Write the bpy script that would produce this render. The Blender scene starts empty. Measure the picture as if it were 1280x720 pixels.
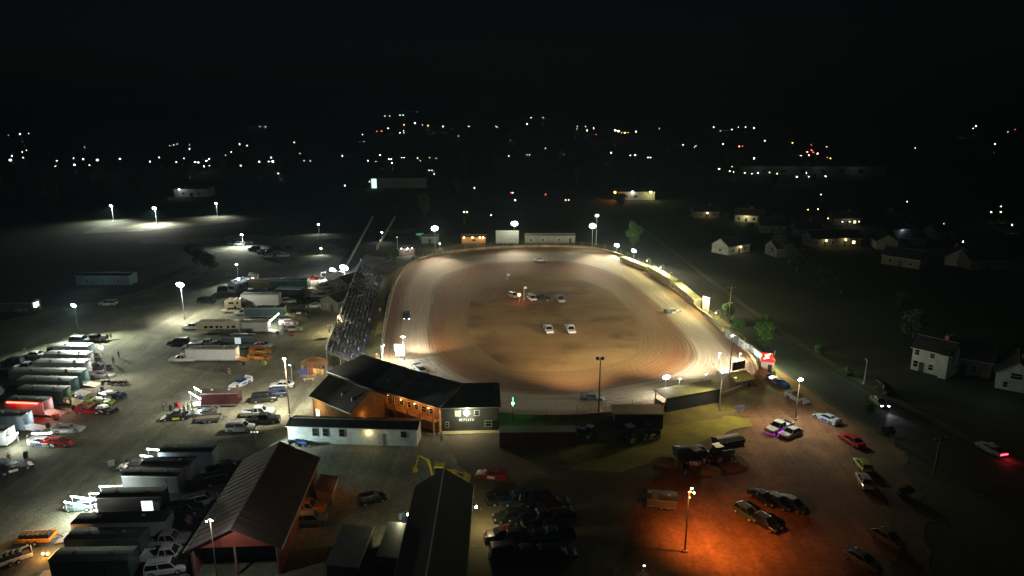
import bpy, math, random
from mathutils import Vector, Matrix
random.seed(7)
R = math.radians
# ------------------------------------------------------------------ camera, sky, moon, exposure
F, PITCH, H = 870.0, R(14.5), 55.0
sc = bpy.context.scene
COL = sc.collection
cam_d = bpy.data.cameras.new('camera'); cam = bpy.data.objects.new('camera', cam_d); COL.objects.link(cam)
cam.location = (0, 0, H); cam.rotation_euler = (R(90) - PITCH, 0, 0)
cam_d.sensor_width = 36; cam_d.lens = 36 * F / 1280; cam_d.clip_start = 0.5; cam_d.clip_end = 12000
sc.camera = cam
w = bpy.data.worlds.new('World'); sc.world = w; w.use_nodes = True
nt = w.node_tree; bg = nt.nodes['Background']
sky = nt.nodes.new('ShaderNodeTexSky'); sky.sky_type = 'NISHITA'; sky.sun_disc = False
sky.sun_elevation = R(38); sky.sun_rotation = R(140); sky.air_density = 1.0; sky.dust_density = 3.0
nt.links.new(sky.outputs[0], bg.inputs[0]); bg.inputs[1].default_value = 0.00042
sun_d = bpy.data.lights.new('moon', 'SUN'); sun_d.energy = 0.004; sun_d.angle = R(0.5); sun_d.color = (0.8, 0.9, 1.0)
sun = bpy.data.objects.new('moon', sun_d); COL.objects.link(sun); sun.rotation_euler = (R(52), 0, R(40))
vs = sc.view_settings; vs.view_transform = 'Standard'; vs.look = 'None'; vs.exposure = 0.0; vs.gamma = 1.0; vs.use_curve_mapping = False
sc.render.engine = 'CYCLES'
sc.cycles.use_denoising = True
sc.cycles.max_bounces = 4; sc.cycles.diffuse_bounces = 2; sc.cycles.glossy_bounces = 2; sc.cycles.transmission_bounces = 2
sc.cycles.sample_clamp_indirect = 2.0
sc.cycles.caustics_reflective = False; sc.cycles.caustics_refractive = False

# ------------------------------------------------------------------ geometry of the place, read off the survey picture
def G(px, py, z=0.0):
    u = (px - 640) / F; v = (py - 360) / F
    dy = math.cos(PITCH) - v * math.sin(PITCH); dz = -math.sin(PITCH) - v * math.cos(PITCH)
    t = (z - H) / dz
    return Vector((u * t, dy * t, z))
def ht(y, py):
    v = (py - 360) / F
    return H + y * (-math.sin(PITCH) - v * math.cos(PITCH)) / (math.cos(PITCH) - v * math.sin(PITCH))
def terr(x, y):
    d = math.hypot(x, y)
    if d < 650: return 0.0
    t = d - 650
    z = 0.0245 * t * min(1, t / 500) + 2.5 * math.sin(x * .004 + 1) * min(1, t / 600)
    if d > 2550: z -= (d - 2550) * 0.06
    return z
def GT(px, py):
    u = (px - 640) / F; v = (py - 360) / F
    dy = math.cos(PITCH) - v * math.sin(PITCH); dz = -math.sin(PITCH) - v * math.cos(PITCH)
    t = 60.0
    while t < 2600:
        x, y, z = u * t, dy * t, H + dz * t
        if z <= terr(x, y): return Vector((x, y, terr(x, y)))
        t += 6
    t = 2450
    return Vector((u * t, dy * t, terr(u * t, dy * t)))

# ------------------------------------------------------------------ materials
MATS = {}
def ramp_mat(name, c1, c2, rough=0.85, scale=1.0, metal=0.0, bump=0.0, c3=None, bscale=None, coat=0.0, spec=None, stretch=None, detail=5):
    if name in MATS: return MATS[name]
    m = bpy.data.materials.new(name); m.use_nodes = True; n = m.node_tree; b = n.nodes['Principled BSDF']
    tc = n.nodes.new('ShaderNodeTexCoord'); no = n.nodes.new('ShaderNodeTexNoise'); no.inputs['Scale'].default_value = scale
    no.inputs['Detail'].default_value = detail; no.inputs['Roughness'].default_value = .62
    src = tc.outputs['Object']
    if stretch:
        mp = n.nodes.new('ShaderNodeMapping'); mp.inputs['Scale'].default_value = stretch; n.links.new(src, mp.inputs[0]); src = mp.outputs[0]
    n.links.new(src, no.inputs[0])
    r = n.nodes.new('ShaderNodeValToRGB'); n.links.new(no.outputs[0], r.inputs[0])
    r.color_ramp.elements[0].position = .33; r.color_ramp.elements[1].position = .68
    r.color_ramp.elements[0].color = (*c1, 1); r.color_ramp.elements[1].color = (*c2, 1)
    if c3:
        e = r.color_ramp.elements.new(.5); e.color = (*c3, 1)
    n.links.new(r.outputs[0], b.inputs['Base Color'])
    b.inputs['Roughness'].default_value = rough; b.inputs['Metallic'].default_value = metal
    if coat: b.inputs['Coat Weight'].default_value = coat
    if spec is not None: b.inputs['Specular IOR Level'].default_value = spec
    if bump:
        no2 = n.nodes.new('ShaderNodeTexNoise'); no2.inputs['Scale'].default_value = bscale or scale * 8; no2.inputs['Detail'].default_value = 4
        n.links.new(src, no2.inputs[0])
        bp = n.nodes.new('ShaderNodeBump'); bp.inputs['Strength'].default_value = bump; bp.inputs['Distance'].default_value = .15
        n.links.new(no2.outputs[0], bp.inputs['Height']); n.links.new(bp.outputs[0], b.inputs['Normal'])
    MATS[name] = m
    return m
def plain(name, c, rough=.6, metal=0.0, var=.18, scale=2.0, coat=0.0):
    return ramp_mat(name, tuple(x * (1 - var) for x in c), tuple(min(1, x * (1 + var)) for x in c), rough, scale, metal, coat=coat)
def paint(name, c): return plain('paint_' + name, c, .32, 0.0, .06, 1.2, coat=.6)
def emit(name, c, s, sample=True):
    if name in MATS: return MATS[name]
    m = bpy.data.materials.new(name); m.use_nodes = True; b = m.node_tree.nodes['Principled BSDF']
    b.inputs['Base Color'].default_value = (*[x * .8 for x in c], 1)
    b.inputs['Emission Color'].default_value = (*c, 1); b.inputs['Emission Strength'].default_value = s
    if not sample: m.cycles.emission_sampling = 'NONE'
    MATS[name] = m
    return m
def corrugated(name, c, axis='X', freq=3.0, metal=.3, rough=.5):
    if name in MATS: return MATS[name]
    m = plain(name, c, rough, metal, .22, .6); n = m.node_tree; b = n.nodes['Principled BSDF']
    wv = n.nodes.new('ShaderNodeTexWave'); wv.bands_direction = axis; wv.inputs['Scale'].default_value = freq
    tc = n.nodes.new('ShaderNodeTexCoord'); n.links.new(tc.outputs['Object'], wv.inputs[0])
    bp = n.nodes.new('ShaderNodeBump'); bp.inputs['Strength'].default_value = .5; bp.inputs['Distance'].default_value = .05
    n.links.new(wv.outputs['Fac'], bp.inputs['Height']); n.links.new(bp.outputs[0], b.inputs['Normal'])
    return m
M_TYRE = plain('rubber', (.02, .02, .02), .9)
M_RIM = plain('rim_metal', (.45, .45, .45), .35, .8)
M_GLASS = plain('tinted_glass', (.012, .016, .02), .08, 0.0, .1, coat=.5)
M_STEEL = plain('galvanised_steel', (.38, .4, .4), .5, .4)
M_WOODPOLE = ramp_mat('weathered_pole_wood', (.10, .07, .045), (.2, .15, .1), .9, 2.0, stretch=(1, 1, .1))
M_DARK = plain('dark_metal', (.03, .03, .03), .6, .3)
M_TRIM = plain('black_trim', (.02, .02, .022), .55)
M_CHROME = plain('bumper_metal', (.4, .4, .4), .3, .7)
M_LAMPGLASS = plain('headlamp_glass', (.6, .6, .58), .15)
M_TAIL = plain('tail_lamp_red', (.35, .015, .012), .25)
M_CONC = ramp_mat('concrete', (.32, .3, .26), (.45, .42, .36), .9, .8, bump=.2)
M_ASPH = ramp_mat('asphalt', (.022, .022, .023), (.04, .04, .038), .85, .15, bump=.25, bscale=8)
M_WHITEP = plain('white_road_paint', (.11, .11, .1), .7, var=.5)
M_YELP = plain('yellow_road_paint', (.12, .09, .03), .7, var=.5)

# ------------------------------------------------------------------ mesh building
class MB:
    def __init__(s): s.v = []; s.f = []; s.m = []; s.uv = None
    def add(s, vs, fs, mi=0):
        o = len(s.v); s.v += [tuple(p) for p in vs]
        for f in fs: s.f.append(tuple(i + o for i in f)); s.m.append(mi)
        return s
    def box(s, cx, cy, z0, sx, sy, sz, rz=0, tx=1, ty=1, mi=0, ch=0):
        a, b = sx / 2, sy / 2; c_, s_ = math.cos(rz), math.sin(rz)
        def ring(hx, hy, z):
            if ch: pts = [(-hx + ch, -hy), (hx - ch, -hy), (hx, -hy + ch), (hx, hy - ch), (hx - ch, hy), (-hx + ch, hy), (-hx, hy - ch), (-hx, -hy + ch)]
            else: pts = [(-hx, -hy), (hx, -hy), (hx, hy), (-hx, hy)]
            return [(cx + x * c_ - y * s_, cy + x * s_ + y * c_, z) for x, y in pts]
        rings = [ring(a, b, z0), ring(a * tx, b * ty, z0 + sz)]
        if ch: rings = [ring(a, b, z0), ring(a * tx, b * ty, z0 + sz - ch), ring(a * tx - ch * .8, b * ty - ch * .8, z0 + sz)]
        return s.loft(rings, mi)
    def loft(s, rings, mi=0, cap=True):
        n = len(rings[0]); vs = [p for r in rings for p in r]; fs = []
        for k in range(len(rings) - 1):
            for i in range(n):
                j = (i + 1) % n
                fs.append((k * n + i, k * n + j, (k + 1) * n + j, (k + 1) * n + i))
        if cap: fs.append(tuple(range(n))[::-1]); fs.append(tuple((len(rings) - 1) * n + i for i in range(n)))
        return s.add(vs, fs, mi)
    def prism(s, poly, z0, z1, mi=0):
        return s.loft([[(x, y, z0) for x, y in poly], [(x, y, z1) for x, y in poly]], mi)
    def extr(s, prof, y0, y1, mi=0):
        return s.loft([[(x, y0, z) for x, z in prof], [(x, y1, z) for x, z in prof]], mi)
    def tube(s, p0, p1, r0, r1=None, n=8, mi=0):
        p0 = Vector(p0); p1 = Vector(p1); r1 = r0 if r1 is None else r1; d = (p1 - p0)
        if d.length < 1e-6: return s
        q = d.to_track_quat('Z', 'Y')
        rg = [[p + q @ Vector((r * math.cos(2 * math.pi * i / n), r * math.sin(2 * math.pi * i / n), 0)) for i in range(n)] for p, r in ((p0, r0), (p1, r1))]
        return s.loft(rg, mi)
    def ball(s, c, r, n=8, sq=1.0, mi=0):
        rg = []
        for k in range(1, n // 2 + 1):
            t = math.pi * k / (n // 2 + 1)
            rg.append([(c[0] + r * math.sin(t) * math.cos(2 * math.pi * i / n), c[1] + r * math.sin(t) * math.sin(2 * math.pi * i / n), c[2] - r * sq * math.cos(t)) for i in range(n)])
        return s.loft(rg, mi)
    def slab(s, a, b, c, d, th, mi=0):
        up = (Vector(b) - Vector(a)).cross(Vector(d) - Vector(a)).normalized() * th
        top = [Vector(p) for p in (a, b, c, d)]
        return s.loft([[p - up for p in top], top], mi)
    def mesh(s, name, mats, smooth=False):
        me = bpy.data.meshes.new(name); me.from_pydata(s.v, [], s.f)
        for m in (mats if isinstance(mats, (list, tuple)) else ([mats] if mats else [])): me.materials.append(m)
        for p, k in zip(me.polygons, s.m): p.material_index = k; p.use_smooth = smooth
        import bmesh
        bm = bmesh.new(); bm.from_mesh(me); bmesh.ops.recalc_face_normals(bm, faces=bm.faces); bm.to_mesh(me); bm.free()
        me.update(); return me
    def build(s, name, mats, parent=None, smooth=False):
        o = bpy.data.objects.new(name, s.mesh(name, mats, smooth)); COL.objects.link(o)
        if parent is not None: o.parent = parent
        return o
def tag(o, label=None, cat=None, group=None, kind=None):
    if label: o['label'] = label
    if cat: o['category'] = cat
    if group: o['group'] = group
    if kind: o['kind'] = kind
    return o
def thing(name, label, cat, loc=(0, 0, 0), rz=0, group=None):
    o = bpy.data.objects.new(name, None); COL.objects.link(o); o.empty_display_size = .3
    o.location = loc; o.rotation_euler = (0, 0, rz)
    return tag(o, label, cat, group)
def kid(name, me, parent, loc=(0, 0, 0), rz=0):
    o = bpy.data.objects.new(name, me); COL.objects.link(o); o.parent = parent; o.location = loc; o.rotation_euler = (0, 0, rz); return o
def copy_tree(o, parent=None):
    c = o.copy(); COL.objects.link(c); c.parent = parent
    for ch in o.children: copy_tree(ch, c)
    return c
def light(parent, loc, color, watts, kind='POINT', aim=None, cone=120, blend=.6, radius=.15, name='lamp'):
    d = bpy.data.lights.new(name, kind); d.color = color; d.energy = watts
    if kind != 'AREA': d.shadow_soft_size = radius
    if kind == 'SPOT': d.spot_size = R(cone); d.spot_blend = blend
    o = bpy.data.objects.new(name, d); COL.objects.link(o); o.location = loc; o.parent = parent
    if aim is not None: o.rotation_euler = (Vector(aim) - Vector(loc)).to_track_quat('-Z', 'Y').to_euler()
    return o
def catmull(pts, n=8, closed=True):
    out = []; L = len(pts)
    for i in range(L if closed else L - 1):
        g = lambda k: pts[k % L] if closed else pts[max(0, min(L - 1, k))]
        a, b, c, d = g(i - 1), g(i), g(i + 1), g(i + 2)
        for k in range(n):
            t = k / n
            out.append(.5 * ((2 * b) + (c - a) * t + (2 * a - 5 * b + 4 * c - d) * t * t + (3 * b - a - 3 * c + d) * t ** 3))
    if not closed: out.append(pts[-1])
    return out
def resample(pts, N, closed=True):
    P = list(pts) + ([pts[0]] if closed else [])
    acc = [0]
    for a, b in zip(P, P[1:]): acc.append(acc[-1] + (b - a).length)
    out = []; j = 0
    for k in range(N):
        s = acc[-1] * k / (N if closed else N - 1)
        while j < len(acc) - 2 and acc[j + 1] < s: j += 1
        t = (s - acc[j]) / max(1e-6, acc[j + 1] - acc[j]); out.append(P[j].lerp(P[j + 1], t))
    return out

# ------------------------------------------------------------------ ground, lots, roads
M_FIELD = ramp_mat('dry_grass_field', (.02, .025, .011), (.05, .05, .025), .95, .05, c3=(.03, .035, .016), bump=.3, bscale=1.5)
M_GRAVEL = ramp_mat('pit_gravel', (.19, .185, .135), (.31, .3, .215), .93, .06, c3=(.245, .24, .175), bump=.35, bscale=3.0, detail=8)
def patches(m, lo=.42, scale=.022):
    n = m.node_tree; b = n.nodes['Principled BSDF']; rmp = [q for q in n.nodes if q.type == 'VALTORGB'][0]
    tc = n.nodes.new('ShaderNodeTexCoord'); no = n.nodes.new('ShaderNodeTexNoise'); no.inputs['Scale'].default_value = scale; no.inputs['Detail'].default_value = 7; no.inputs['Distortion'].default_value = .8
    n.links.new(tc.outputs['Object'], no.inputs[0]); r = n.nodes.new('ShaderNodeValToRGB'); r.color_ramp.elements[0].position = .4; r.color_ramp.elements[1].position = .56
    r.color_ramp.elements[0].color = (lo, lo * 1.02, lo * .9, 1); r.color_ramp.elements[1].color = (1, 1, 1, 1); n.links.new(no.outputs[0], r.inputs[0])
    mx = n.nodes.new('ShaderNodeMixRGB'); mx.blend_type = 'MULTIPLY'; mx.inputs[0].default_value = 1
    n.links.new(rmp.outputs[0], mx.inputs[1]); n.links.new(r.outputs[0], mx.inputs[2])
    cur = mx.outputs[0]
    for sc_, stt, a_, b_, p0, p1 in ((.6, (1, .1, 1), .84, 1.08, .4, .62), (.16, (1, 1, 1), .8, 1.1, .4, .6), (1.6, (1, 1, 1), .78, 1.15, .35, .65)):
        mp = n.nodes.new('ShaderNodeMapping'); mp.inputs['Scale'].default_value = stt; mp.inputs['Rotation'].default_value = (0, 0, .35); n.links.new(tc.outputs['Object'], mp.inputs[0])
        q = n.nodes.new('ShaderNodeTexNoise'); q.inputs['Scale'].default_value = sc_; q.inputs['Detail'].default_value = 4; q.inputs['Distortion'].default_value = .6; n.links.new(mp.outputs[0], q.inputs[0])
        r3 = n.nodes.new('ShaderNodeValToRGB'); r3.color_ramp.elements[0].position = p0; r3.color_ramp.elements[1].position = p1
        r3.color_ramp.elements[0].color = (a_, a_, a_, 1); r3.color_ramp.elements[1].color = (b_, b_, b_, 1); n.links.new(q.outputs[0], r3.inputs[0])
        m2 = n.nodes.new('ShaderNodeMixRGB'); m2.blend_type = 'MULTIPLY'; m2.inputs[0].default_value = 1; n.links.new(cur, m2.inputs[1]); n.links.new(r3.outputs[0], m2.inputs[2]); cur = m2.outputs[0]
    n.links.new(cur, b.inputs['Base Color'])
patches(M_GRAVEL, .55)
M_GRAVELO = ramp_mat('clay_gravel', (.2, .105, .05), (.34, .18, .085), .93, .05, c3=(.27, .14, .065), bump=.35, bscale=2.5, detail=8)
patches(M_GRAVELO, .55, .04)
M_GRASS = ramp_mat('verge_grass', (.12, .1, .04), (.26, .22, .08), .95, .25, c3=(.18, .15, .055), bump=.4, bscale=5)
M_YARD = ramp_mat('yard_earth', (.1, .08, .05), (.2, .15, .085), .95, .08, bump=.35, bscale=3, detail=8)
mb = MB(); N = 110
xs = [math.copysign(abs(t) ** 2.2, t) * 4200 for t in [2 * i / N - 1 for i in range(N + 1)]]
ys = [-60 + (i / N) ** 2.0 * 4600 for i in range(N + 1)]
for y in ys:
    for x in xs: mb.v.append((x, y, terr(x, y) - .05))
for j in range(N):
    for i in range(N):
        a = j * (N + 1) + i; mb.f.append((a, a + 1, a + N + 2, a + N + 1)); mb.m.append(0)
tag(mb.build('ground', M_FIELD, smooth=True), kind='structure')
def sheet(name, px, z, mat, world=False, jit=1.3):
    pts = [G(*p, z) for p in px] if not world else [Vector((*p, z)) for p in px]
    if jit:
        rj = random.Random(len(px) * 7 + 1); o2 = []
        for a, b in zip(pts, pts[1:] + pts[:1]):
            L = (b - a).length; k = max(1, min(40, int(L / 2.2)))
            for i in range(k):
                q = a.lerp(b, i / k); am = min(jit, L / 6); o2.append(Vector((q.x + rj.gauss(0, am * .45), q.y + rj.gauss(0, am * .45), z)))
        pts = o2
    mb = MB(); mb.add(pts, [tuple(range(len(pts)))])
    import mathutils.geometry as mg
    tri = mg.tessellate_polygon([pts]); m2 = MB(); m2.add(pts, tri)
    return tag(m2.build(name, mat), kind='structure')
sheet('pit_lot', [(-260, 730), (-200, 560), (-120, 470), (-40, 420), (0, 402), (60, 388), (120, 376), (190, 360), (240, 340), (262, 322), (250, 300), (300, 292), (400, 300), (450, 318), (485, 322), (478, 345), (462, 372), (445, 400), (425, 440), (420, 460), (560, 540), (600, 560), (590, 620), (560, 800), (300, 900), (-200, 900)], .0, M_GRAVEL)
sheet('grandstand_walk', [(410, 465), (425, 430), (450, 380), (480, 325), (520, 316), (505, 335), (490, 370), (480, 420), (478, 460), (500, 490), (470, 500)], .02, ramp_mat('walkway_dust', (.12, .12, .08), (.25, .23, .16), .95, .2, bump=.3, bscale=4))
sheet('infield_yard', [(560, 542), (620, 530), (700, 530), (780, 530), (870, 516), (905, 500), (930, 520), (900, 545), (810, 600), (750, 800), (560, 800), (590, 620)], .006, M_YARD, jit=.8)
sheet('grass_bank', [(700, 560), (780, 541), (860, 528), (905, 519), (935, 522), (940, 530), (900, 545), (830, 575), (760, 590), (705, 585)], .02, ramp_mat('bank_grass', (.2, .18, .035), (.34, .29, .055), .95, .3, bump=.4, bscale=5))
sheet('dirt_lot', [(905, 497), (950, 468), (975, 462), (1010, 480), (1050, 515), (1080, 545), (1100, 590), (1110, 640), (1120, 700), (1130, 820), (740, 820), (800, 605), (870, 560), (900, 545), (935, 530)], .01, M_GRAVELO)
sheet('lot_verge', [(880, 500), (960, 455), (1000, 468), (1040, 496), (1085, 528), (1120, 565), (1150, 620), (1175, 700), (1210, 830), (700, 830), (770, 600), (850, 540)], -.01, ramp_mat('dusty_verge', (.05, .038, .02), (.16, .105, .055), .95, .12, c3=(.09, .065, .035), bump=.3, bscale=3, detail=8), jit=2.2)
# far car parks at the left
sheet('parking_lot', [(100, 292), (125, 281), (175, 276), (250, 270), (330, 262), (395, 262), (392, 268), (300, 277), (235, 284), (160, 290)], .02, M_GRAVEL)
sheet('access_lane', [(170, 305), (180, 299), (300, 297), (450, 290), (520, 285), (520, 290), (450, 297), (300, 305)], .015, M_GRAVEL)
# drag strip beside the speedway, seen end-on to the upper left
sheet('drag_strip', [(418, 338), (440, 338), (497, 268), (505, 250), (500, 250), (470, 270)], .03, M_ASPH, jit=0)
# highway along the right
HW = [Vector((62, 340, 0)), Vector((66, 240, 0)), Vector((69, 180, 0)), Vector((73, 140, 0)), Vector((81, 105, 0)), Vector((94, 70, 0)), Vector((112, 30, 0)), Vector((130, -20, 0))]
HW = [Vector((40, 620, 0)), Vector((55, 450, 0))] + HW
hw = resample(catmull(HW, 10, False), 90, False)
def ribbon(pts, off, wd, z, mat, name=None, dash=None, mb=None):
    mb = mb or MB(); L = []
    for i, p in enumerate(pts):
        t = (pts[min(i + 1, len(pts) - 1)] - pts[max(i - 1, 0)]).normalized(); nrm = Vector((t.y, -t.x, 0))
        L.append((p + nrm * (off - wd / 2), p + nrm * (off + wd / 2)))
    for i in range(len(L) - 1):
        if dash and i % dash[1] >= dash[0]: continue
        a, b = L[i]; c, d = L[i + 1]
        mb.add([(a.x, a.y, z), (b.x, b.y, z), (d.x, d.y, z), (c.x, c.y, z)], [(0, 1, 2, 3)])
    return mb
tag(ribbon(hw, 9, 11, .02, 0).build('highway', M_ASPH), kind='structure')
mb = ribbon(resample(hw, 500, False), 9, .15, .032, 0, dash=(3, 8))
tag(mb.build('road_marking', M_YELP), kind='structure')
mb = ribbon(hw, 4, .15, .032, 0); ribbon(hw, 14, .15, .032, 0, mb=mb); tag(mb.build('edge_marking', M_WHITEP), kind='structure')
tag(ribbon(hw, 1.2, 2.0, .03, 0).build('roadside_path', ramp_mat('pale_gravel_path', (.055, .055, .035), (.1, .095, .06), .95, .3)), kind='structure')
# ------------------------------------------------------------------ the oval
OUT = [(480, 455), (481, 430), (485, 400), (490, 375), (498, 350), (514, 331), (545, 320), (590, 313), (640, 310), (700, 309), (750, 313), (785, 325), (815, 344), (850, 371), (885, 399), (915, 424), (938, 447), (945, 466), (930, 483), (895, 497), (850, 506), (800, 514), (740, 521), (680, 523), (620, 519), (570, 509), (525, 496), (495, 478)]
INN = [(585, 415), (585, 390), (595, 368), (620, 352), (660, 345), (710, 347), (750, 358), (775, 375), (795, 400), (800, 425), (790, 445), (750, 458), (700, 464), (640, 460), (605, 440)]
NT = 240
out = resample(catmull([G(*p, 0.9) for p in OUT], 8), NT); inn = resample(catmull([G(*p, 0.0) for p in INN], 8), 600)
cen = sum(inn, Vector()) / len(inn)
def ang(p): return math.atan2(p.y - cen.y, p.x - cen.x)
ia = [(ang(p), p) for p in inn]
def near_inn(o):
    a = ang(o); return min(ia, key=lambda q: abs((q[0] - a + math.pi) % (2 * math.pi) - math.pi))[1]
ring_in = [near_inn(o) for o in out]
for _ in range(6): ring_in = [(ring_in[i - 1] + ring_in[i] * 2 + ring_in[(i + 1) % NT]) / 4 for i in range(NT)]
mb = MB(); RD = 20; uvs = {}
for i in range(NT + 1):
    a, b = ring_in[i % NT], out[i % NT]
    for k in range(RD + 1):
        t = k / RD; p = a.lerp(b, t); z = .02 + .9 * max(0, (t - .3) / .7) ** 1.6
        mb.v.append((p.x, p.y, z)); uvs[len(mb.v) - 1] = (i / NT, t)
for i in range(NT):
    for k in range(RD):
        a = i * (RD + 1) + k; mb.f.append((a, a + 1, a + RD + 2, a + RD + 1)); mb.m.append(0)
def track_mat():
    m = bpy.data.materials.new('clay_track_surface'); m.use_nodes = True; n = m.node_tree; b = n.nodes['Principled BSDF']
    uv = n.nodes.new('ShaderNodeUVMap'); uv.uv_map = 'UVMap'; sp = n.nodes.new('ShaderNodeSeparateXYZ'); n.links.new(uv.outputs[0], sp.inputs[0])
    tc = n.nodes.new('ShaderNodeTexCoord')
    big = n.nodes.new('ShaderNodeTexNoise'); big.inputs['Scale'].default_value = .035; big.inputs['Detail'].default_value = 6; n.links.new(tc.outputs['Object'], big.inputs[0])
    mp = n.nodes.new('ShaderNodeMapping'); mp.inputs['Scale'].default_value = (14, 55, 1); n.links.new(uv.outputs[0], mp.inputs[0])
    st = n.nodes.new('ShaderNodeTexNoise'); st.inputs['Scale'].default_value = 1; st.inputs['Detail'].default_value = 5; n.links.new(mp.outputs[0], st.inputs[0])
    def math_(op, a, bv):
        q = n.nodes.new('ShaderNodeMath'); q.operation = op
        for s_, val in zip(q.inputs, (a, bv)):
            if isinstance(val, (int, float)): s_.default_value = val
            else: n.links.new(val, s_)
        return q.outputs[0]
    f = math_('ADD', sp.outputs[1], math_('MULTIPLY', math_('SUBTRACT', big.outputs[0], .5), .17))
    f = math_('ADD', f, math_('MULTIPLY', math_('SUBTRACT', st.outputs[0], .5), .16))
    r = n.nodes.new('ShaderNodeValToRGB'); cr = r.color_ramp; n.links.new(f, r.inputs[0])
    cr.elements[0].position = 0; cr.elements[0].color = (.3, .18, .06, 1)
    cr.elements[1].position = 1; cr.elements[1].color = (.25, .145, .07, 1)
    for p, c in ((.2, (.32, .17, .055)), (.38, (.28, .115, .038)), (.47, (.3, .18, .095)), (.54, (.58, .48, .36)), (.8, (.58, .48, .36)), (.86, (.34, .22, .13)), (.93, (.22, .12, .06))):
        e = cr.elements.new(p); e.color = (*c, 1)
    mx = n.nodes.new('ShaderNodeMixRGB'); mx.blend_type = 'MULTIPLY'; mx.inputs[0].default_value = .45; n.links.new(r.outputs[0], mx.inputs[1])
    r2 = n.nodes.new('ShaderNodeValToRGB'); r2.color_ramp.elements[0].color = (.55, .55, .55, 1); r2.color_ramp.elements[1].color = (1.2, 1.2, 1.2, 1)
    r2.color_ramp.elements[0].position = .3; r2.color_ramp.elements[1].position = .7
    n.links.new(st.outputs[0], r2.inputs[0]); n.links.new(r2.outputs[0], mx.inputs[2]); n.links.new(mx.outputs[0], b.inputs['Base Color'])
    b.inputs['Roughness'].default_value = .8
    bp = n.nodes.new('ShaderNodeBump'); bp.inputs['Strength'].default_value = .7; bp.inputs['Distance'].default_value = .35
    fine = n.nodes.new('ShaderNodeTexNoise'); fine.inputs['Scale'].default_value = 1.5; fine.inputs['Detail'].default_value = 5; n.links.new(tc.outputs['Object'], fine.inputs[0])
    n.links.new(math_('ADD', fine.outputs[0], st.outputs[0]), bp.inputs['Height']); n.links.new(bp.outputs[0], b.inputs['Normal'])
    return m
tr = mb.build('race_track', track_mat(), smooth=True)
ul = tr.data.uv_layers.new(name='UVMap')
for lp in tr.data.loops: ul.data[lp.index].uv = uvs[lp.vertex_index]
tag(tr, kind='structure')
def infield_mat():
    m = ramp_mat('infield_dirt', (.22, .112, .034), (.4, .255, .085), .95, .035, c3=(.31, .185, .062), bump=.5, bscale=1.6, stretch=(1, 1.6, 1), detail=8)
    n = m.node_tree; b = n.nodes['Principled BSDF']; rmp = [q for q in n.nodes if q.type == 'VALTORGB'][0]
    tc = n.nodes.new('ShaderNodeTexCoord'); no = n.nodes.new('ShaderNodeTexNoise'); no.inputs['Scale'].default_value = .06; no.inputs['Detail'].default_value = 3
    n.links.new(tc.outputs['Object'], no.inputs[0]); r = n.nodes.new('ShaderNodeValToRGB'); r.color_ramp.elements[0].position = .33; r.color_ramp.elements[1].position = .46
    r.color_ramp.elements[0].color = (.5, .47, .42, 1); r.color_ramp.elements[1].color = (1, 1, 1, 1); n.links.new(no.outputs[0], r.inputs[0])
    mx = n.nodes.new('ShaderNodeMixRGB'); mx.blend_type = 'MULTIPLY'; mx.inputs[0].default_value = 1
    n.links.new(rmp.outputs[0], mx.inputs[1]); n.links.new(r.outputs[0], mx.inputs[2]); n.links.new(mx.outputs[0], b.inputs['Base Color'])
    return m
mb = MB(); c0 = sum(ring_in, Vector()) / NT
mb.v.append((c0.x, c0.y, .05))
for q in range(1, 9):
    for p in ring_in: pp = c0.lerp(p, q / 8); mb.v.append((pp.x, pp.y, .05 - .03 * q / 8))
for i in range(NT):
    j = (i + 1) % NT; mb.f.append((0, 1 + i, 1 + j)); mb.m.append(0)
    for q in range(7): a = 1 + q * NT; mb.f.append((a + i, a + NT + i, a + NT + j, a + j)); mb.m.append(0)
tag(mb.build('infield', infield_mat(), smooth=True), kind='structure')
cout = sum(out, Vector()) / NT
# grass bank outside the wall
mb = MB(); vo = []
for i in range(NT):
    p = out[i]; t = (out[(i + 1) % NT] - out[i - 1]).normalized(); nr = Vector((t.y, -t.x, 0))
    if nr.dot(p - cout) < 0: nr = -nr
    vo.append(nr)
for i in range(NT + 1):
    p = out[i % NT]; nr = vo[i % NT]
    for dd, zz in ((.1, .9), (1.2, .88), (3.6, .05), (5.0, .03)):
        q = p + nr * dd; mb.v.append((q.x, q.y, zz))
for i in range(NT):
    for k in range(3): a = i * 4 + k; mb.f.append((a, a + 1, a + 5, a + 4)); mb.m.append(0)
tag(mb.build('grass_verge', M_GRASS, smooth=True), kind='structure')

# ------------------------------------------------------------------ building kit
def window(parent, side, u, z, ww, hh, L, W, lit=None, frame=None):
    mb = MB(); pn = MB(); t = .06
    fr = frame or plain('white_window_trim', (.6, .6, .56))
    def put(m, x, zz, sx, sz, dep, off):
        if side in 'SN':
            s = -1 if side == 'S' else 1
            m.box(x, s * (W / 2 + off + dep / 2), zz, sx, dep, sz)
        else:
            s = -1 if side == 'W' else 1
            m.box(s * (L / 2 + off + dep / 2), x, zz, dep, sx, sz)
    for dx in (-ww / 2, ww / 2): put(mb, u + dx, z - .05, .09, hh + .1, t, .004)
    for dz in (z - .09, z + hh): put(mb, u, dz, ww + .09, .09, t + .02, .004)
    put(mb, u, z + hh / 2, ww - .1, .05, t - .01, .006)
    o = mb.build('window', fr, parent)
    put(pn, u, z, ww - .1, hh, .03, .01)
    pn.build('pane', lit or M_GLASS, o)
    return o
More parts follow.
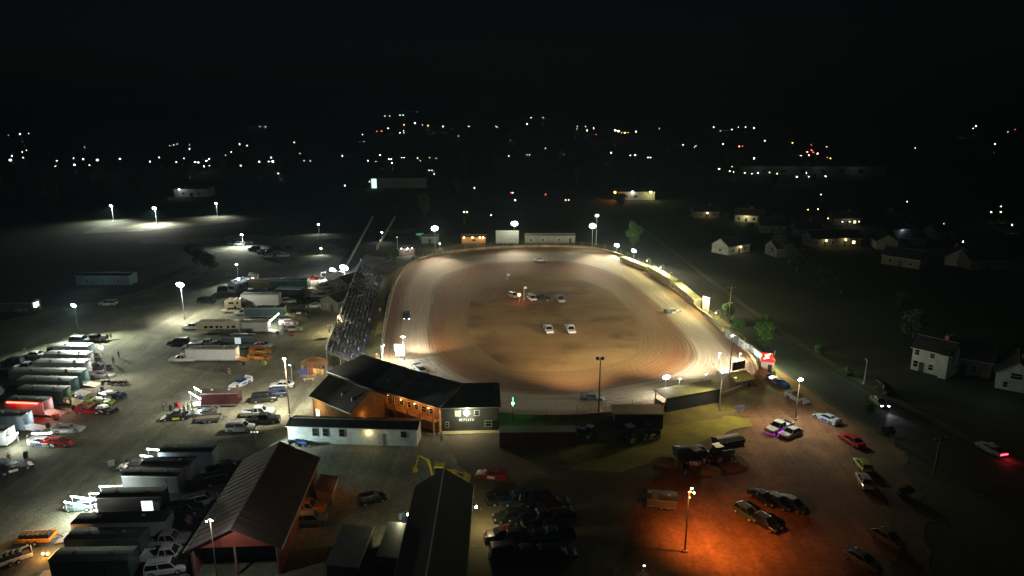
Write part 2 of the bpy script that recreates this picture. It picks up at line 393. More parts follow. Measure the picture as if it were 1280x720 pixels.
def door(parent, side, u, ww, hh, L, W, mat, z=0):
    mb = MB(); 
    if side in 'SN': s = -1 if side == 'S' else 1; mb.box(u, s * (W / 2 + .04), z, ww, .07, hh); hp = (u + ww * .38, s * (W / 2 + .1), z + 1)
    else: s = -1 if side == 'W' else 1; mb.box(s * (L / 2 + .04), u, z, .07, ww, hh); hp = (s * (L / 2 + .1), u + ww * .38, z + 1)
    o = mb.build('door', mat, parent); MB().ball(hp, .06, 6).build('handle', M_STEEL, o); return o
def building(name, label, cat, c, rz, L, W, eave, ridge, wall, roof, wins=(), doors=(), over=.4, shed=False, open_front=False, group=None, z0=0, chim=False, kind=None, seam=0):
    t = thing(name, label, cat, (c[0], c[1], z0), rz, group)
    mb = MB()
    if shed:
        prof = [(-W / 2, 0), (W / 2, 0), (W / 2, ridge), (-W / 2, eave)]
    else: prof = [(-W / 2, 0), (W / 2, 0), (W / 2, eave), (0, ridge), (-W / 2, eave)]
    if open_front:
        mb.box(0, W / 2 - .1, 0, L, .2, eave); mb.box(0, -W / 2 + .1, 0, L, .2, eave)
        mb.box(L / 2 - .1, 0, 0, .2, W - .4, eave)
        for s in (-1, 1):
            mb.loft([[(s * (L / 2 - .2), y, z) for y, z in ((-W / 2 + .02, eave + .002), (W / 2 - .02, eave + .002), (0, ridge - .02))], [(s * (L / 2 - .02), y, z) for y, z in ((-W / 2 + .02, eave + .002), (W / 2 - .02, eave + .002), (0, ridge - .02))]])
    else: mb.loft([[(-L / 2, y, z) for y, z in prof], [(L / 2, y, z) for y, z in prof]])
    mb.build('wall', wall, t)
    r = MB(); a = L / 2 + over; up = .12
    if shed:
        k = (ridge - eave) / W; b = W / 2 + over
        r.slab((-a, -b, eave - k * over + up + .02), (a, -b, eave - k * over + up + .02), (a, b, ridge + k * over + up + .02), (-a, b, ridge + k * over + up + .02), .1)
    else:
        k = (ridge - eave) / (W / 2); b = W / 2 + over
        r.slab((-a, -b, eave - k * over + up + .02), (a, -b, eave - k * over + up + .02), (a, 0, ridge + up + .02), (-a, 0, ridge + up + .02), .1)
        r.slab((-a, .002, ridge + up + .02), (a, .002, ridge + up + .02), (a, b, eave - k * over + up + .02), (-a, b, eave - k * over + up + .02), .1)
    if seam and not shed:
        for i in range(int(2 * a / seam) + 1):
            x = -a + i * seam
            for q in (-1, 1): r.tube((x, q * b, eave - k * over + up + .05), (x, 0, ridge + up + .05), .028, n=4)
    ro = r.build('roof', roof, t)
    g = MB()
    g.box(0, -b - .06, eave - k * over + up - .12, 2 * a, .1, .12)
    if not shed: g.box(0, b + .06, eave - k * over + up - .12, 2 * a, .1, .12)
    g.build('gutter', plain('pale_gutter', (.5, .5, .46)), ro)
    if not shed: MB().tube((-a, 0, ridge + up + .03), (a, 0, ridge + up + .03), .09, n=6).build('ridge_cap', plain('ridge_metal', (.14, .14, .14)), ro)
    if chim: MB().box(L * .2, W * .12, eave, .7, .7, ridge - eave + 1.1).build('chimney', plain('red_brick', (.25, .1, .07)), ro)
    for q in wins: window(t, *q[:5], L, W, *(q[5:] or ()))
    for q in doors: door(t, *q[:4], L, W, q[4])
    return t

# ------------------------------------------------------------------ wheels and vehicles
wheel_cache = {}
def wheel_mesh(r, wd):
    k = (round(r, 2), wd)
    if k not in wheel_cache:
        t = MB()
        prof = [(-wd / 2, r * .62), (-wd / 2, r * .93), (-wd / 2 + .04, r), (wd / 2 - .04, r), (wd / 2, r * .93), (wd / 2, r * .62)]
        n = 18; t.loft([[(rr * math.cos(2 * math.pi * i / n), y, rr * math.sin(2 * math.pi * i / n)) for i in range(n)] for y, rr in prof])
        q = MB(); q.tube((0, -wd / 2 - .012, 0), (0, wd / 2 + .012, 0), r * .6, n=14); q.tube((0, -wd / 2 - .03, 0), (0, wd / 2 + .03, 0), r * .17, n=8)
        for i in range(5):
            a = 2 * math.pi * i / 5
            for s in (-1, 1): q.tube((0, s * (wd / 2 + .02), 0), (r * .55 * math.cos(a), s * (wd / 2 + .02), r * .55 * math.sin(a)), r * .08, n=4)
        wheel_cache[k] = (t.mesh('tyre', M_TYRE, True), q.mesh('rim', M_RIM))
    return wheel_cache[k]
def wheel(parent, x, y, r=.35, wd=.24):
    ty, ri = wheel_mesh(r, wd); o = kid('wheel', ty, parent, (x, y, r)); kid('rim', ri, o); return o
def ring(x, w, zb, zt, r=.1):
    return [(x, -w + r * .6, zb), (x, -w, zb + r), (x, -w, zt - r * 1.4), (x, -w + r * 1.1, zt), (x, w - r * 1.1, zt), (x, w, zt - r * 1.4), (x, w, zb + r), (x, w - r * .6, zb)]
def greenhouse(t, col, xa, xb, xc, xd, belt, top, w, wt, mat_roof=None):
    # glass: bottom xa..xb at belt, top xc..xd at roof
    g = MB(); g.loft([[(xa, -w, belt), (xb, -w, belt), (xb, w, belt), (xa, w, belt)], [(xc, -wt, top), (xd, -wt, top), (xd, wt, top), (xc, wt, top)]])
    g.build('window', M_GLASS, t)
    r = MB(); r.loft([[(xc - .06, -wt - .03, top - .04), (xd + .06, -wt - .03, top - .04), (xd + .06, wt + .03, top - .04), (xc - .06, wt + .03, top - .04)],
                      [(xc - .02, -wt, top + .03), (xd + .02, -wt, top + .03), (xd + .02, wt, top + .03), (xc - .02, wt, top + .03)],
                      [(xc + .15, -wt + .15, top + .06), (xd - .15, -wt + .15, top + .06), (xd - .15, wt - .15, top + .06), (xc + .15, wt - .15, top + .06)]])
    for s in (-1, 1):
        for a, b in ((xa, xc), (xb, xd)): r.tube((a, s * w, belt), (b, s * wt, top), .055, n=5)
        m = (xa + xb) / 2 - .1; 0 or r.tube((m, s * (w + .01), belt), ((xc + xd) / 2 - .1, s * (wt + .01), top), .045, n=5)
    r.build('roof', mat_roof or col, t)
def lamps(t, xf, xr, w, zf, zr, lit=False, on=None):
    for s in (-1, 1):
        MB().box(xf, s * (w - .22), zf, .08, .34, .16).build('headlight', on or M_LAMPGLASS, t)
        MB().box(xr, s * (w - .18), zr, .06, .24, .2).build('tail_light', M_TAIL, t)
def car(kind, col, label, group=None, head=None, cat=None, roofcol=None, panel=None, accent=None):
    nm = {'sedan': 'sedan', 'suv': 'sport_utility_vehicle', 'pickup': 'pickup_truck', 'race': 'race_car', 'hatch': 'compact_car', 'van': 'van'}[kind]
    t = thing(nm, label, cat or {'race': 'race car', 'pickup': 'pickup', 'suv': 'suv', 'van': 'van'}.get(kind, 'car'), group=group)
    b = MB()
    if kind in ('sedan', 'hatch'):
        L = 4.75 if kind == 'sedan' else 4.1; s_ = L / 4.75
        for a, c in (((-2.37, .72, .35, .8), 0),): pass
        b.loft([ring(x * s_, w, zb, zt) for x, w, zb, zt in ((-2.37, .74, .38, .82), (-2.25, .86, .25, .96), (-1.5, .9, .2, .98), (0, .91, .18, .94), (1.2, .9, .2, .92), (1.95, .86, .22, .82), (2.37, .7, .32, .66))])
        b.build('body', col, t)
        if kind == 'sedan': greenhouse(t, col, -1.75, 1.15, -1.05, .35, .93, 1.4, .84, .62, roofcol)
        else: greenhouse(t, col, -1.95, .95, -1.6, .2, .93, 1.45, .82, .64, roofcol)
        lamps(t, 2.28 * s_, -2.34 * s_, .84, .6, .7, on=head); r = .33; wb = (1.45 * s_, -1.4 * s_); wy = .8
        MB().box(2.36 * s_, 0, .24, .12, 1.4, .2).build('bumper', M_TRIM, t); MB().box(-2.4 * s_, 0, .3, .1, 1.4, .2).build('bumper', M_TRIM, t)
    elif kind in ('suv', 'van'):
        hh = 1.72 if kind == 'suv' else 2.1
        b.loft([ring(x, w, zb, zt) for x, w, zb, zt in ((-2.38, .84, .4, 1.05), (-2.3, .93, .3, 1.1), (0, .96, .28, 1.08), (1.3, .95, .28, 1.08), (2.2, .92, .3, 1.0), (2.4, .86, .35, .9))])
        b.build('body', col, t)
        greenhouse(t, col, -2.3, 1.3, -2.1, .65, 1.06, hh, .9, .72, roofcol)
        for s in (-1, 1):
            q = MB().tube((-1.7, s * .62, hh + .12), (.3, s * .62, hh + .12), .03, n=5)
            for x in (-1.7, .3): q.tube((x, s * .62, hh + .02), (x, s * .62, hh + .12), .02, n=4)
            q.build('roof_rail', M_TRIM, t)
        lamps(t, 2.33, -2.37, .9, .72, .9, on=head); r = .38; wb = (1.5, -1.45); wy = .84
        MB().box(2.42, 0, .34, .12, 1.6, .24).build('bumper', M_TRIM, t); MB().box(-2.42, 0, .38, .12, 1.6, .22).build('bumper', M_TRIM, t)
    elif kind == 'pickup':
        b.loft([ring(x, w, zb, zt) for x, w, zb, zt in ((-.75, .97, .4, 1.12), (.5, .98, .38, 1.12), (1.5, .97, .38, 1.12), (2.7, .95, .42, 1.04), (2.86, .9, .45, .98))])
        b.build('body', col, t)
        d = MB(); d.box(-1.85, 0, .55, 2.15, 1.9, .12)
        for s in (-1, 1): d.box(-1.85, s * .93, .5, 2.2, .1, .62, ch=.02)
        d.box(-2.92, 0, .55, .08, 1.78, .56); d.box(-.82, 0, .6, .06, 1.76, .5); d.build('cargo_bed', col, t)
        for s in (-1, 1): MB().box(-1.75, s * .72, .67, .8, .3, .22).build('wheel_arch', M_TRIM, t)
        greenhouse(t, col, -.75, 1.35, -.6, .75, 1.1, 1.8, .9, .72, roofcol)
        lamps(t, 2.8, -2.95, .9, .75, .7, on=head); r = .41; wb = (1.95, -1.8); wy = .84
        MB().box(2.92, 0, .42, .14, 1.8, .26).build('bumper', M_CHROME, t); MB().box(-3.02, 0, .42, .14, 1.8, .2).build('bumper', M_CHROME, t)
        for s in (-1, 1): MB().box(1.05, s * 1.08, 1.12, .12, .22, .18).build('mirror', M_TRIM, t)
    elif kind == 'race':
        b.loft([ring(x, w, zb, zt, .05) for x, w, zb, zt in ((-2.5, .98, .3, 1.0), (-2.3, 1.0, .14, 1.02), (-.9, 1.0, .12, .92), (.6, 1.0, .12, .8), (1.7, .97, .12, .66), (2.35, .88, .12, .42))])
        b.build('body', col, t)
        q = MB(); q.loft([[(-1.2, -.55, 1.32), (.35, -.55, 1.28), (.35, .55, 1.28), (-1.2, .55, 1.32)], [(-1.15, -.52, 1.38), (.3, -.52, 1.34), (.3, .52, 1.34), (-1.15, .52, 1.38)]])
        for s in (-1, 1):
            q.tube((.3, s * .52, 1.3), (1.0, s * .75, .72), .04, n=5); q.tube((-1.15, s * .52, 1.33), (-1.9, s * .9, .98), .05, n=5)
        q.build('roof', roofcol or col, t)
        MB().box(-.35, 0, .8, 1.9, 1.3, .16).build('cockpit', M_DARK, t)
        cg = MB()
        for s in (-1, 1): cg.tube((-1.1, s * .45, .9), (-1.1, s * .45, 1.3), .03, n=5); cg.tube((.2, s * .45, .85), (.2, s * .45, 1.25), .03, n=5); cg.tube((-1.1, s * .45, 1.3), (.2, s * .45, 1.26), .03, n=5)
        cg.build('roll_cage', M_DARK, t)
        sp = MB(); sp.box(-2.45, 0, 1.04, .04, 1.8, .26)
        for s in (-1, 1): sp.extr([(-2.5, 1.0), (-1.9, .98), (-2.5, 1.32)], s * .9, s * .9 + .03)
        sp.build('spoiler', accent or col, t)
        for s in (-1, 1): MB().box(-.3, s * 1.012, .3, 1.2, .02, .42).build('number_panel', panel or plain('panel_white', (.7, .7, .7)), t)
        r = .36; wb = (1.55, -1.5); wy = .88
    for x in wb:
        for s in (-1, 1): wheel(t, x, s * wy, r, .3 if kind == 'race' else .24)
    return t
def place(t, a, b, center=True, z=0):
    """a = rear, b = front: ground points (pixels) along the side nearest the survey camera"""
    A, B = G(*a, z), G(*b, z); d = B - A; ang = math.atan2(d.y, d.x); m = (A + B) / 2
    n = Vector((-math.sin(ang), math.cos(ang), 0))
    if n.y < 0: n = -n
    t.location = m + n * (.9 if center else 0); t.location.z = z; t.rotation_euler = (0, 0, ang); return t
def trailer(label, a, b, col, roofc, W=2.5, Hh=3.0, group='race trailers in the pits', open_=True, lit=0, litcol=(1, .95, .8), ramp=True, stripe=None, win=None, name='enclosed_trailer', cat='trailer', doorx=.25, tongue=True, body2=None, rampm=None):
    """a = hitch end, b = open rear end (pixels, nearest lower edge)"""
    A, B = G(*a), G(*b); d = A - B; L = d.length; ang = math.atan2(d.y, d.x); m = (A + B) / 2
    n = Vector((-math.sin(ang), math.cos(ang), 0)); far = n.y > 0
    if not far: n = -n
    m = m + n * (W / 2)
    t = thing(name, label, cat, (m.x, m.y, 0), ang, group)
    ns = -1 if far else 1        # local y sign of the side facing the camera
    fz = .5; b_ = MB(); hl, hw_ = L / 2, W / 2
    b_.box(0, 0, fz, L, W, .12)
    b_.box(0, hw_ - .04, fz + .12, L, .08, Hh - fz - .12); b_.box(0, -hw_ + .04, fz + .12, L, .08, Hh - fz - .12)
    b_.loft([[(hl - .08, -hw_ + .08, fz + .12), (hl - .02, -hw_ + .08, fz + .12), (hl - .02, hw_ - .08, fz + .12), (hl - .08, hw_ - .08, fz + .12)], [(hl - .08, -hw_ + .08, Hh), (hl - .02, -hw_ + .08, Hh), (hl - .02, hw_ - .08, Hh), (hl - .08, hw_ - .08, Hh)]])
    if not open_: b_.box(-hl + .06, 0, fz + .12, .08, W - .16, Hh - fz - .14)
    b_.build('body', col, t)
    r = MB(); r.loft([[(-hl - .03, -hw_ - .03, Hh + .004), (hl + .03, -hw_ - .03, Hh + .004), (hl + .03, hw_ + .03, Hh + .004), (-hl - .03, hw_ + .03, Hh + .004)], [(-hl, -hw_, Hh + .09), (hl, -hw_, Hh + .09), (hl, hw_, Hh + .09), (-hl, hw_, Hh + .09)], [(-hl, 0 - .3, Hh + .16), (hl, -.3, Hh + .16), (hl, .3, Hh + .16), (-hl, .3, Hh + .16)]])
    ro = r.build('roof', roofc, t)
    for vx in (-.25, .22): MB().box(L * vx, .1, Hh + .16, .45, .45, .16, ch=.05).build('roof_vent', plain('vent_plastic', (.45, .45, .43)), ro)
    tr_ = MB()
    for s in (-1, 1): tr_.box(0, s * (hw_ + .025), fz - .06, L, .04, .14); tr_.box(0, s * (hw_ + .025), Hh - .14, L, .04, .12)
    tr_.build('trim_rail', M_STEEL, t)
    if stripe:
        s2 = MB(); s2.box(0, ns * (hw_ + .012), fz + .7, L * .96, .02, .5); s2.build('side_stripe', stripe, t)
    dm = MB(); dm.box(L * doorx, ns * (hw_ + .02), fz + .2, .85, .04, 1.95); dd = dm.build('side_door', body2 or col, t)
    MB().box(L * doorx - .33, ns * (hw_ + .06), fz + 1.0, .12, .05, .05).build('handle', M_CHROME, dd)
    if win:
        wm = MB(); wm.box(L * win[0], ns * (hw_ + .02), fz + .75, win[1], .04, 1.5); wm.build('window', win[2], t)
    nx = 3 if L > 11 else 2
    for k in range(nx):
        for s in (-1, 1): wheel(t, -L * .12 + (k - (nx - 1) / 2) * .9, s * (hw_ - .12), .36, .24)
    if tongue:
        g = MB(); g.tube((hl, -.6, .5), (hl + 1.2, 0, .5), .06, n=5); g.tube((hl, .6, .5), (hl + 1.2, 0, .5), .06, n=5); g.tube((hl + 1.05, 0, .02), (hl + 1.05, 0, .8), .05, n=6); g.build('hitch', M_DARK, t)
    for s in (-1, 1): MB().box(-hl - .02, s * (hw_ - .06), fz + .25, .04, .1, .3).build('tail_light', M_TAIL, t)
    if open_:
        if ramp:
            g = MB(); g.slab((-hl - 2.5, -hw_ + .1, .1), (-hl - .04, -hw_ + .1, fz + .1), (-hl - .04, hw_ - .1, fz + .1), (-hl - 2.5, hw_ - .1, .1), .08); g.build('ramp_door', rampm or plain('ramp_plywood', (.4, .38, .33)), t)
        cb = MB(); cb.box(hl - 1.0, 0, fz + .124, .8, W - .3, 1.1); cb.box(0, -ns * (hw_ - .35), fz + .124, L * .5, .4, .9); cb.build('workbench', plain('cabinet_grey', (.3, .3, .32)), t)
        if lit:
            e = MB()
            for vx in (-.4, -.15, .15): e.box(L * vx, 0, Hh - .09, 1.1, .14, .05)
            e.build('ceiling_light', emit('warm_tube_%d' % int(litcol[2] * 100), litcol, 12), t)
            light(t, (-hl + 1.2, 0, Hh - .5), litcol, lit, 'SPOT', (-hl - 4, 0, 0), 140, .8)
    return t
def tube_light(label, a, b, z=2.7, base=None, s=26, col=(.9, 1, .92), w=.09):
    A, B = G(*a, z), G(*b, z); d = B - A; t = thing('tube_light', label, 'work light', (A.x, A.y, 0), math.atan2(d.y, d.x), 'tube work lights beside the trailers')
    L = d.length
    MB().tube((0, 0, z), (L, 0, z), w, n=8).build('tube', emit('cool_tube', col, s), t)
    MB().box(L / 2, 0, z + w * .8, L, .12, .07).build('reflector', M_DARK, t)
    g = MB(); g.tube((L - .1, 0, .02), (L - .1, 0, z + .1), .035, n=6)
    for k in range(3): g.tube((L - .1, 0, .6), (L - .1 + .5 * math.cos(k * 2.1), .5 * math.sin(k * 2.1), .02), .025, n=5)
    g.build('tripod_stand', M_STEEL, t)
    g = MB(); g.tube((.1, 0, .02), (.1, 0, z), .03, n=6); g.build('support_pole', M_STEEL, t)
    return t
# ------------------------------------------------------------------ floodlight poles
def flood_pole(label, base, top, watts=0, col=(.93, 1, .9), heads=2, mat=M_STEEL, aim=None, cone=150, glow=60, lens=.3, name='floodlight_pole', cat='light pole', group='floodlight poles', rad=.13, spread_=.9, kind='SPOT', rows=1, z0=0, facing=None, blend=.5, lcol=None, off=.9, spill=0, spill_at=None):
    p = G(*base, z0); h = ht(p.y, top) - z0; t = thing(name, label, cat, (p.x, p.y, z0), 0, group)
    MB().tube((0, 0, 0), (0, 0, h), rad, rad * .6, 10).build('pole', mat, t)
    aimv = Vector((aim[0] - p.x, aim[1] - p.y, -h)) if aim is not None else Vector((0, -8, -h))
    fv = Vector(facing) if facing else aimv; yaw = math.atan2(fv.y, fv.x); fx = Vector((math.cos(yaw), math.sin(yaw), 0)); rx = Vector((-fx.y, fx.x, 0))
    if heads > 1 or rows > 1:
        g = MB()
        for r_ in range(rows): g.tube(rx * -spread_ * (heads / 2) + Vector((0, 0, h - .1 - r_ * .8)), rx * spread_ * (heads / 2) + Vector((0, 0, h - .1 - r_ * .8)), .05, n=6)
        g.build('crossarm', M_STEEL, t)
    MB().box(0, 0, 0, rad * 4, rad * 4, .3).build('footing', M_CONC, t)
    for r_ in range(rows):
        for k in range(heads):
            c = rx * (k - (heads - 1) / 2) * spread_ + fx * .25 + Vector((0, 0, h - .05 - r_ * .8))
            dn = (fv.normalized() * 1.0 if not facing else (fx * .8 + Vector((0, 0, -.6)))).normalized()
            hd = MB(); hd.tube(c - dn * .25, c + dn * .1, lens * .55, lens * 1.08, 10); o = hd.build('floodlight', M_DARK, t)
            ls = MB(); ls.tube(c + dn * .1, c + dn * .14, lens, lens * .9, 10)
            ls.build('lens', emit('flood_lens_%s' % '_'.join(str(int(x * 99)) for x in (*col, glow)), col, glow, False) if watts or glow else M_LAMPGLASS, o)
    if spill: light(t, (0, 0, h + .6), lcol or col, spill, 'POINT', radius=.3)
    if watts:
        light(t, tuple(fx * off + Vector((0, 0, h - .3))), lcol or col, watts, kind, tuple(Vector((0, 0, h - .3)) + aimv) if kind == 'SPOT' else None, cone, blend, .25)
    return t
# ------------------------------------------------------------------ trees
def crown_mesh(name, mat, n=1500, rx=2.2, rz=2.6, cz=3.6, leaf=.28, seed=1):
    rnd = random.Random(seed); mb = MB(); lobes = []
    for i in range(13):
        a = rnd.uniform(0, 6.28); rr = rnd.uniform(.1, .75) * rx; zz = cz + rnd.uniform(-.75, .8) * rz
        lobes.append((rr * math.cos(a), rr * math.sin(a), zz, rnd.uniform(.35, .6) * rx))
    for i in range(n):
        c = rnd.choice(lobes); d = Vector((rnd.gauss(0, 1), rnd.gauss(0, 1), rnd.gauss(0, 1))).normalized() * c[3] * rnd.uniform(.55, 1.08)
        p = Vector(c[:3]) + d; u = Vector((rnd.gauss(0, 1), rnd.gauss(0, 1), rnd.gauss(0, 1))).normalized(); v = u.orthogonal().normalized(); s = leaf * rnd.uniform(.6, 1.4)
        mb.add([p - u * s, p + v * s * .6, p + u * s, p - v * s * .6], [(0, 1, 2, 3)])
    return mb.mesh(name, mat)
def trunk_mesh(h=3.5, r=.22, seed=1):
    rnd = random.Random(seed); mb = MB(); mb.tube((0, 0, -.1), (0, 0, h * .55), r, r * .7, 8)
    for i in range(6):
        a = i * 1.05 + rnd.uniform(-.3, .3); z = h * rnd.uniform(.35, .55)
        mb.tube((0, 0, z), (math.cos(a) * 1.2, math.sin(a) * 1.2, z + h * rnd.uniform(.3, .5)), r * .45, r * .12, 6)
    mb.tube((0, 0, h * .55), (.1, .1, h * 1.1), r * .7, r * .2, 7)
    return mb.mesh('trunk', ramp_mat('bark', (.06, .045, .03), (.13, .1, .07), .95, 3))
M_LEAF = ramp_mat('foliage', (.04, .085, .02), (.1, .19, .04), .8, .9, c3=(.06, .13, .03))
M_LEAFD = ramp_mat('dark_foliage', (.02, .03, .012), (.05, .06, .03), .85, .9)
TR = [(crown_mesh('crown', M_LEAF, 2600, 2.2, 2.6, 3.9, .22, 3), trunk_mesh(3.5, .22, 3)), (crown_mesh('crown', M_LEAFD, 1300, 2.4, 2.2, 3.6, .3, 5), trunk_mesh(3.4, .24, 5)), (crown_mesh('crown', M_LEAFD, 1300, 1.9, 3.0, 4.2, .3, 8), trunk_mesh(4, .22, 8))]
BUSH = (crown_mesh('foliage', M_LEAF, 900, 1.2, .8, .9, .16, 12), )
def tree(label, loc, s, k=0, group=None, name='tree', rz=0):
    t = thing(name, label, 'tree', loc, rz, group); t.scale = (s, s, s); kid('crown', TR[k][0], t); kid('trunk', TR[k][1], t); return t
# ------------------------------------------------------------------ people
def body_mesh(pose='stand'):
    hh = 1.0
    J = {'p': (0, 0, .95), 'c': (0, 0, 1.25), 's': (0, 0, 1.42), 'n': (0, .01, 1.52), 'h': (0, .03, 1.62), 't': (0, .02, 1.72)}
    E = [('p', 'c'), ('c', 's'), ('s', 'n'), ('n', 'h'), ('h', 't')]; Rr = {'p': .15, 'c': .15, 's': .14, 'n': .06, 'h': .1, 't': .07}
    for s, q in ((-1, 'l'), (1, 'r')):
        J['sh' + q] = (s * .19, 0, 1.4); J['el' + q] = (s * .25, .02, 1.12); J['wr' + q] = (s * .24, .12, .88); J['pa' + q] = (s * .235, .15, .82)
        J['hi' + q] = (s * .1, 0, .88); J['kn' + q] = (s * .12, .03, .5); J['an' + q] = (s * .13, -.02, .09); J['to' + q] = (s * .15, .17, .05)
        E += [('s', 'sh' + q), ('sh' + q, 'el' + q), ('el' + q, 'wr' + q), ('wr' + q, 'pa' + q), ('p', 'hi' + q), ('hi' + q, 'kn' + q), ('kn' + q, 'an' + q), ('an' + q, 'to' + q)]
        Rr.update({'sh' + q: .07, 'el' + q: .048, 'wr' + q: .032, 'pa' + q: .035, 'hi' + q: .1, 'kn' + q: .065, 'an' + q: .045, 'to' + q: .04})
        for f in range(4):
            k = 'f%d%s' % (f, q); k2 = 'g%d%s' % (f, q); ln = (.07, .085, .08, .06)[f]
            J[k] = (s * (.235 + .0), .13 + f * .018, .775); J[k2] = (s * .215, .13 + f * .02, .775 - ln); E += [('pa' + q, k), (k, k2)]; Rr[k] = .009; Rr[k2] = .008
        J['th' + q] = (s * .2, .19, .79); E.append(('pa' + q, 'th' + q)); Rr['th' + q] = .01
    return J, E, Rr
def skin(name, J, E, Rr, root, mat, infl=0):
    ks = list(J); me = bpy.data.meshes.new(name); me.from_pydata([J[k] for k in ks], [(ks.index(a), ks.index(b)) for a, b in E], [])
    o = bpy.data.objects.new(name + '_src', me); COL.objects.link(o); md = o.modifiers.new('s', 'SKIN')
    for i, k in enumerate(ks): me.skin_vertices[0].data[i].radius = (Rr[k] + infl,) * 2; me.skin_vertices[0].data[i].use_root = (k == root)
    sb = o.modifiers.new('b', 'SUBSURF'); sb.levels = 1; sb.render_levels = 1
    dg = bpy.context.evaluated_depsgraph_get(); m2 = bpy.data.meshes.new_from_object(o.evaluated_get(dg)); m2.name = name
    m2.materials.clear(); m2.materials.append(mat); bpy.data.objects.remove(o); return m2
J, E, RR = body_mesh()
SKINM = plain('skin', (.42, .26, .18), .6)
BODY = skin('person', J, E, RR, 'p', SKINM)
def subset(keys): return {k: J[k] for k in keys}, [e for e in E if e[0] in keys and e[1] in keys]
sj, se = subset(['p', 'c', 's', 'shl', 'ell', 'shr', 'elr']); tj, te = subset(['p', 'hil', 'knl', 'anl', 'hir', 'knr', 'anr'])
SHIRTS = [skin('shirt', sj, se, RR, 'p', plain('cloth_' + n, c, .9), .022) for n, c in (('black', (.03, .03, .035)), ('white', (.6, .6, .6)), ('red', (.4, .05, .04)), ('blue', (.08, .12, .3)), ('grey', (.22, .22, .22)))]
TROU = [skin('trousers', tj, te, RR, 'p', plain('denim_' + n, c, .9), .02) for n, c in (('blue', (.06, .08, .15)), ('khaki', (.25, .2, .13)))]
hm = MB(); hm.ball((0, .0, 1.7), .125, 8, .75); HAIR = hm.mesh('hair', plain('dark_hair', (.04, .03, .02), .9), True)
def person(px, label, sh=0, tr_=0, rz=0, group=None, z=0):
    p = G(*px, z); o = bpy.data.objects.new('person', BODY); COL.objects.link(o); o.location = p; o.rotation_euler = (0, 0, rz); tag(o, label, 'person', group)
    kid('shirt', SHIRTS[sh], o); kid('trousers', TROU[tr_], o); kid('hair', HAIR, o); return o

# ================================================================== THE SPEEDWAY
# wall round the oval with catch fence posts
mb = MB()
for i in range(NT):
    a, b = out[i], out[(i + 1) % NT]; na, nb = vo[i], vo[(i + 1) % NT]
    q = []
    for p, n_ in ((a, na), (b, nb)):
        i0 = p + n_ * .12; o0 = p + n_ * .38
        q.append([(i0.x, i0.y, .5), (o0.x, o0.y, .5), (o0.x, o0.y, 1.75), (i0.x, i0.y, 1.75)])
    mb.loft(q, cap=False)
M_WALL = ramp_mat('stained_wall_concrete', (.3, .2, .09), (.55, .45, .24), .9, .3, c3=(.42, .32, .16))
tw = thing('track_wall', 'low stained concrete wall with fence posts running all round the clay oval', 'wall')
mb.build('barrier', M_WALL, tw)
pm = MB(); pm.tube((0, 0, 0), (0, 0, 2.6), .05, n=5); pmesh = pm.mesh('post', M_STEEL)
cable = MB()
fence_i = [i for i in range(0, NT, 3)]
for i in fence_i:
    p = out[i] + vo[i] * .45
    kid('fence_post', pmesh, tw, (p.x, p.y, .9))
for i in range(NT):
    a = out[i] + vo[i] * .45; b = out[(i + 1) % NT] + vo[(i + 1) % NT] * .45
    for z in (2.2, 3.0, 3.45): cable.tube((a.x, a.y, z), (b.x, b.y, z), .012, n=3)
cable.build('fence_cable', M_STEEL, tw)

# ---- floodlight towers lighting the track; glare of the far lamps put into oversized lenses
cx, cy = cout.x, cout.y
TRK = (1, .84, .58); LW = (.94, 1.0, .88); LY = (1.0, .93, .72)
flood_pole('tall floodlight pole behind the far left bend of the oval', (544, 316), 285, 44000, LW, 1, aim=(-18, 190), glow=70, lens=1.3+0*.55, spread_=1.4, facing=(.2, -1, 0), cone=72, blend=1.0, spill=6000, lcol=TRK)
flood_pole('floodlight pole standing in front of the pale billboard beyond the far bend', (643, 308), 279, 26000, LW, 1, aim=(4, 200), glow=70, lens=1.3+0*.55, spread_=1.4, facing=(0, -1, 0), cone=72, blend=1.0, spill=6000, lcol=TRK)
flood_pole('tall floodlight pole behind the far right bend under the blue lamp', (740, 312), 282, 44000, LW, 1, aim=(34, 190), glow=75, lens=1.3+0*.6, spread_=1.4, facing=(-.2, -1, 0), cone=72, blend=1.0, spill=6000, lcol=TRK)
flood_pole('blue-white lamp on a taller pole just behind the far right floodlight', (745, 306), 269, 0, (.55, .8, 1), 1, glow=10, lens=.8, spread_=1.2, facing=(0, -1, 0))
flood_pole('short bright lamp at the far end of the container row', (771, 318), 306, 15000, (.95, 1, .75), 1, aim=(40, 190), glow=50, lens=.45+.5, spill=1500, facing=(-.4, -1, 0), cone=95)
flood_pole('second short bright lamp over the container row', (792, 325), 313, 24000, (.95, 1, .85), 1, aim=(46, 185), glow=50, lens=.45+.45, spill=1500, facing=(-.4, -1, 0), cone=95)
flood_pole('dark twin-head pole in front of the near straight, lamps turned to the track', (748, 525), 448, 75000, (1, .8, .55), 2, mat=M_WOODPOLE, aim=(6, 200), glow=4, lens=.32, facing=(-.1, 1, 0), rad=.16, cone=75, blend=1.0)
flood_pole('twin-head pole above the white board at the left bend', (505, 452), 421, 18000, (1, .88, .66), 2, aim=(-12, 185), glow=4, lens=.32, facing=(.6, 1, 0), spread_=.9, cone=95, blend=1.0, spill=2600)
flood_pole('tall pale pole with a dark head beside the scoreboard', (910, 492), 420, 75000, (1, .88, .66), 2, aim=(18, 190), glow=3, lens=.3, facing=(-.7, 1, 0), rad=.17, cone=100, blend=.9, spill=1700)
flood_pole('pale pole rising from the right end of the larger covered stand', (899, 513), 464, 2600, (1, .8, .35), 1, aim=(34, 112), glow=40, lens=.25, facing=(-.2, -1, 0), cone=165)
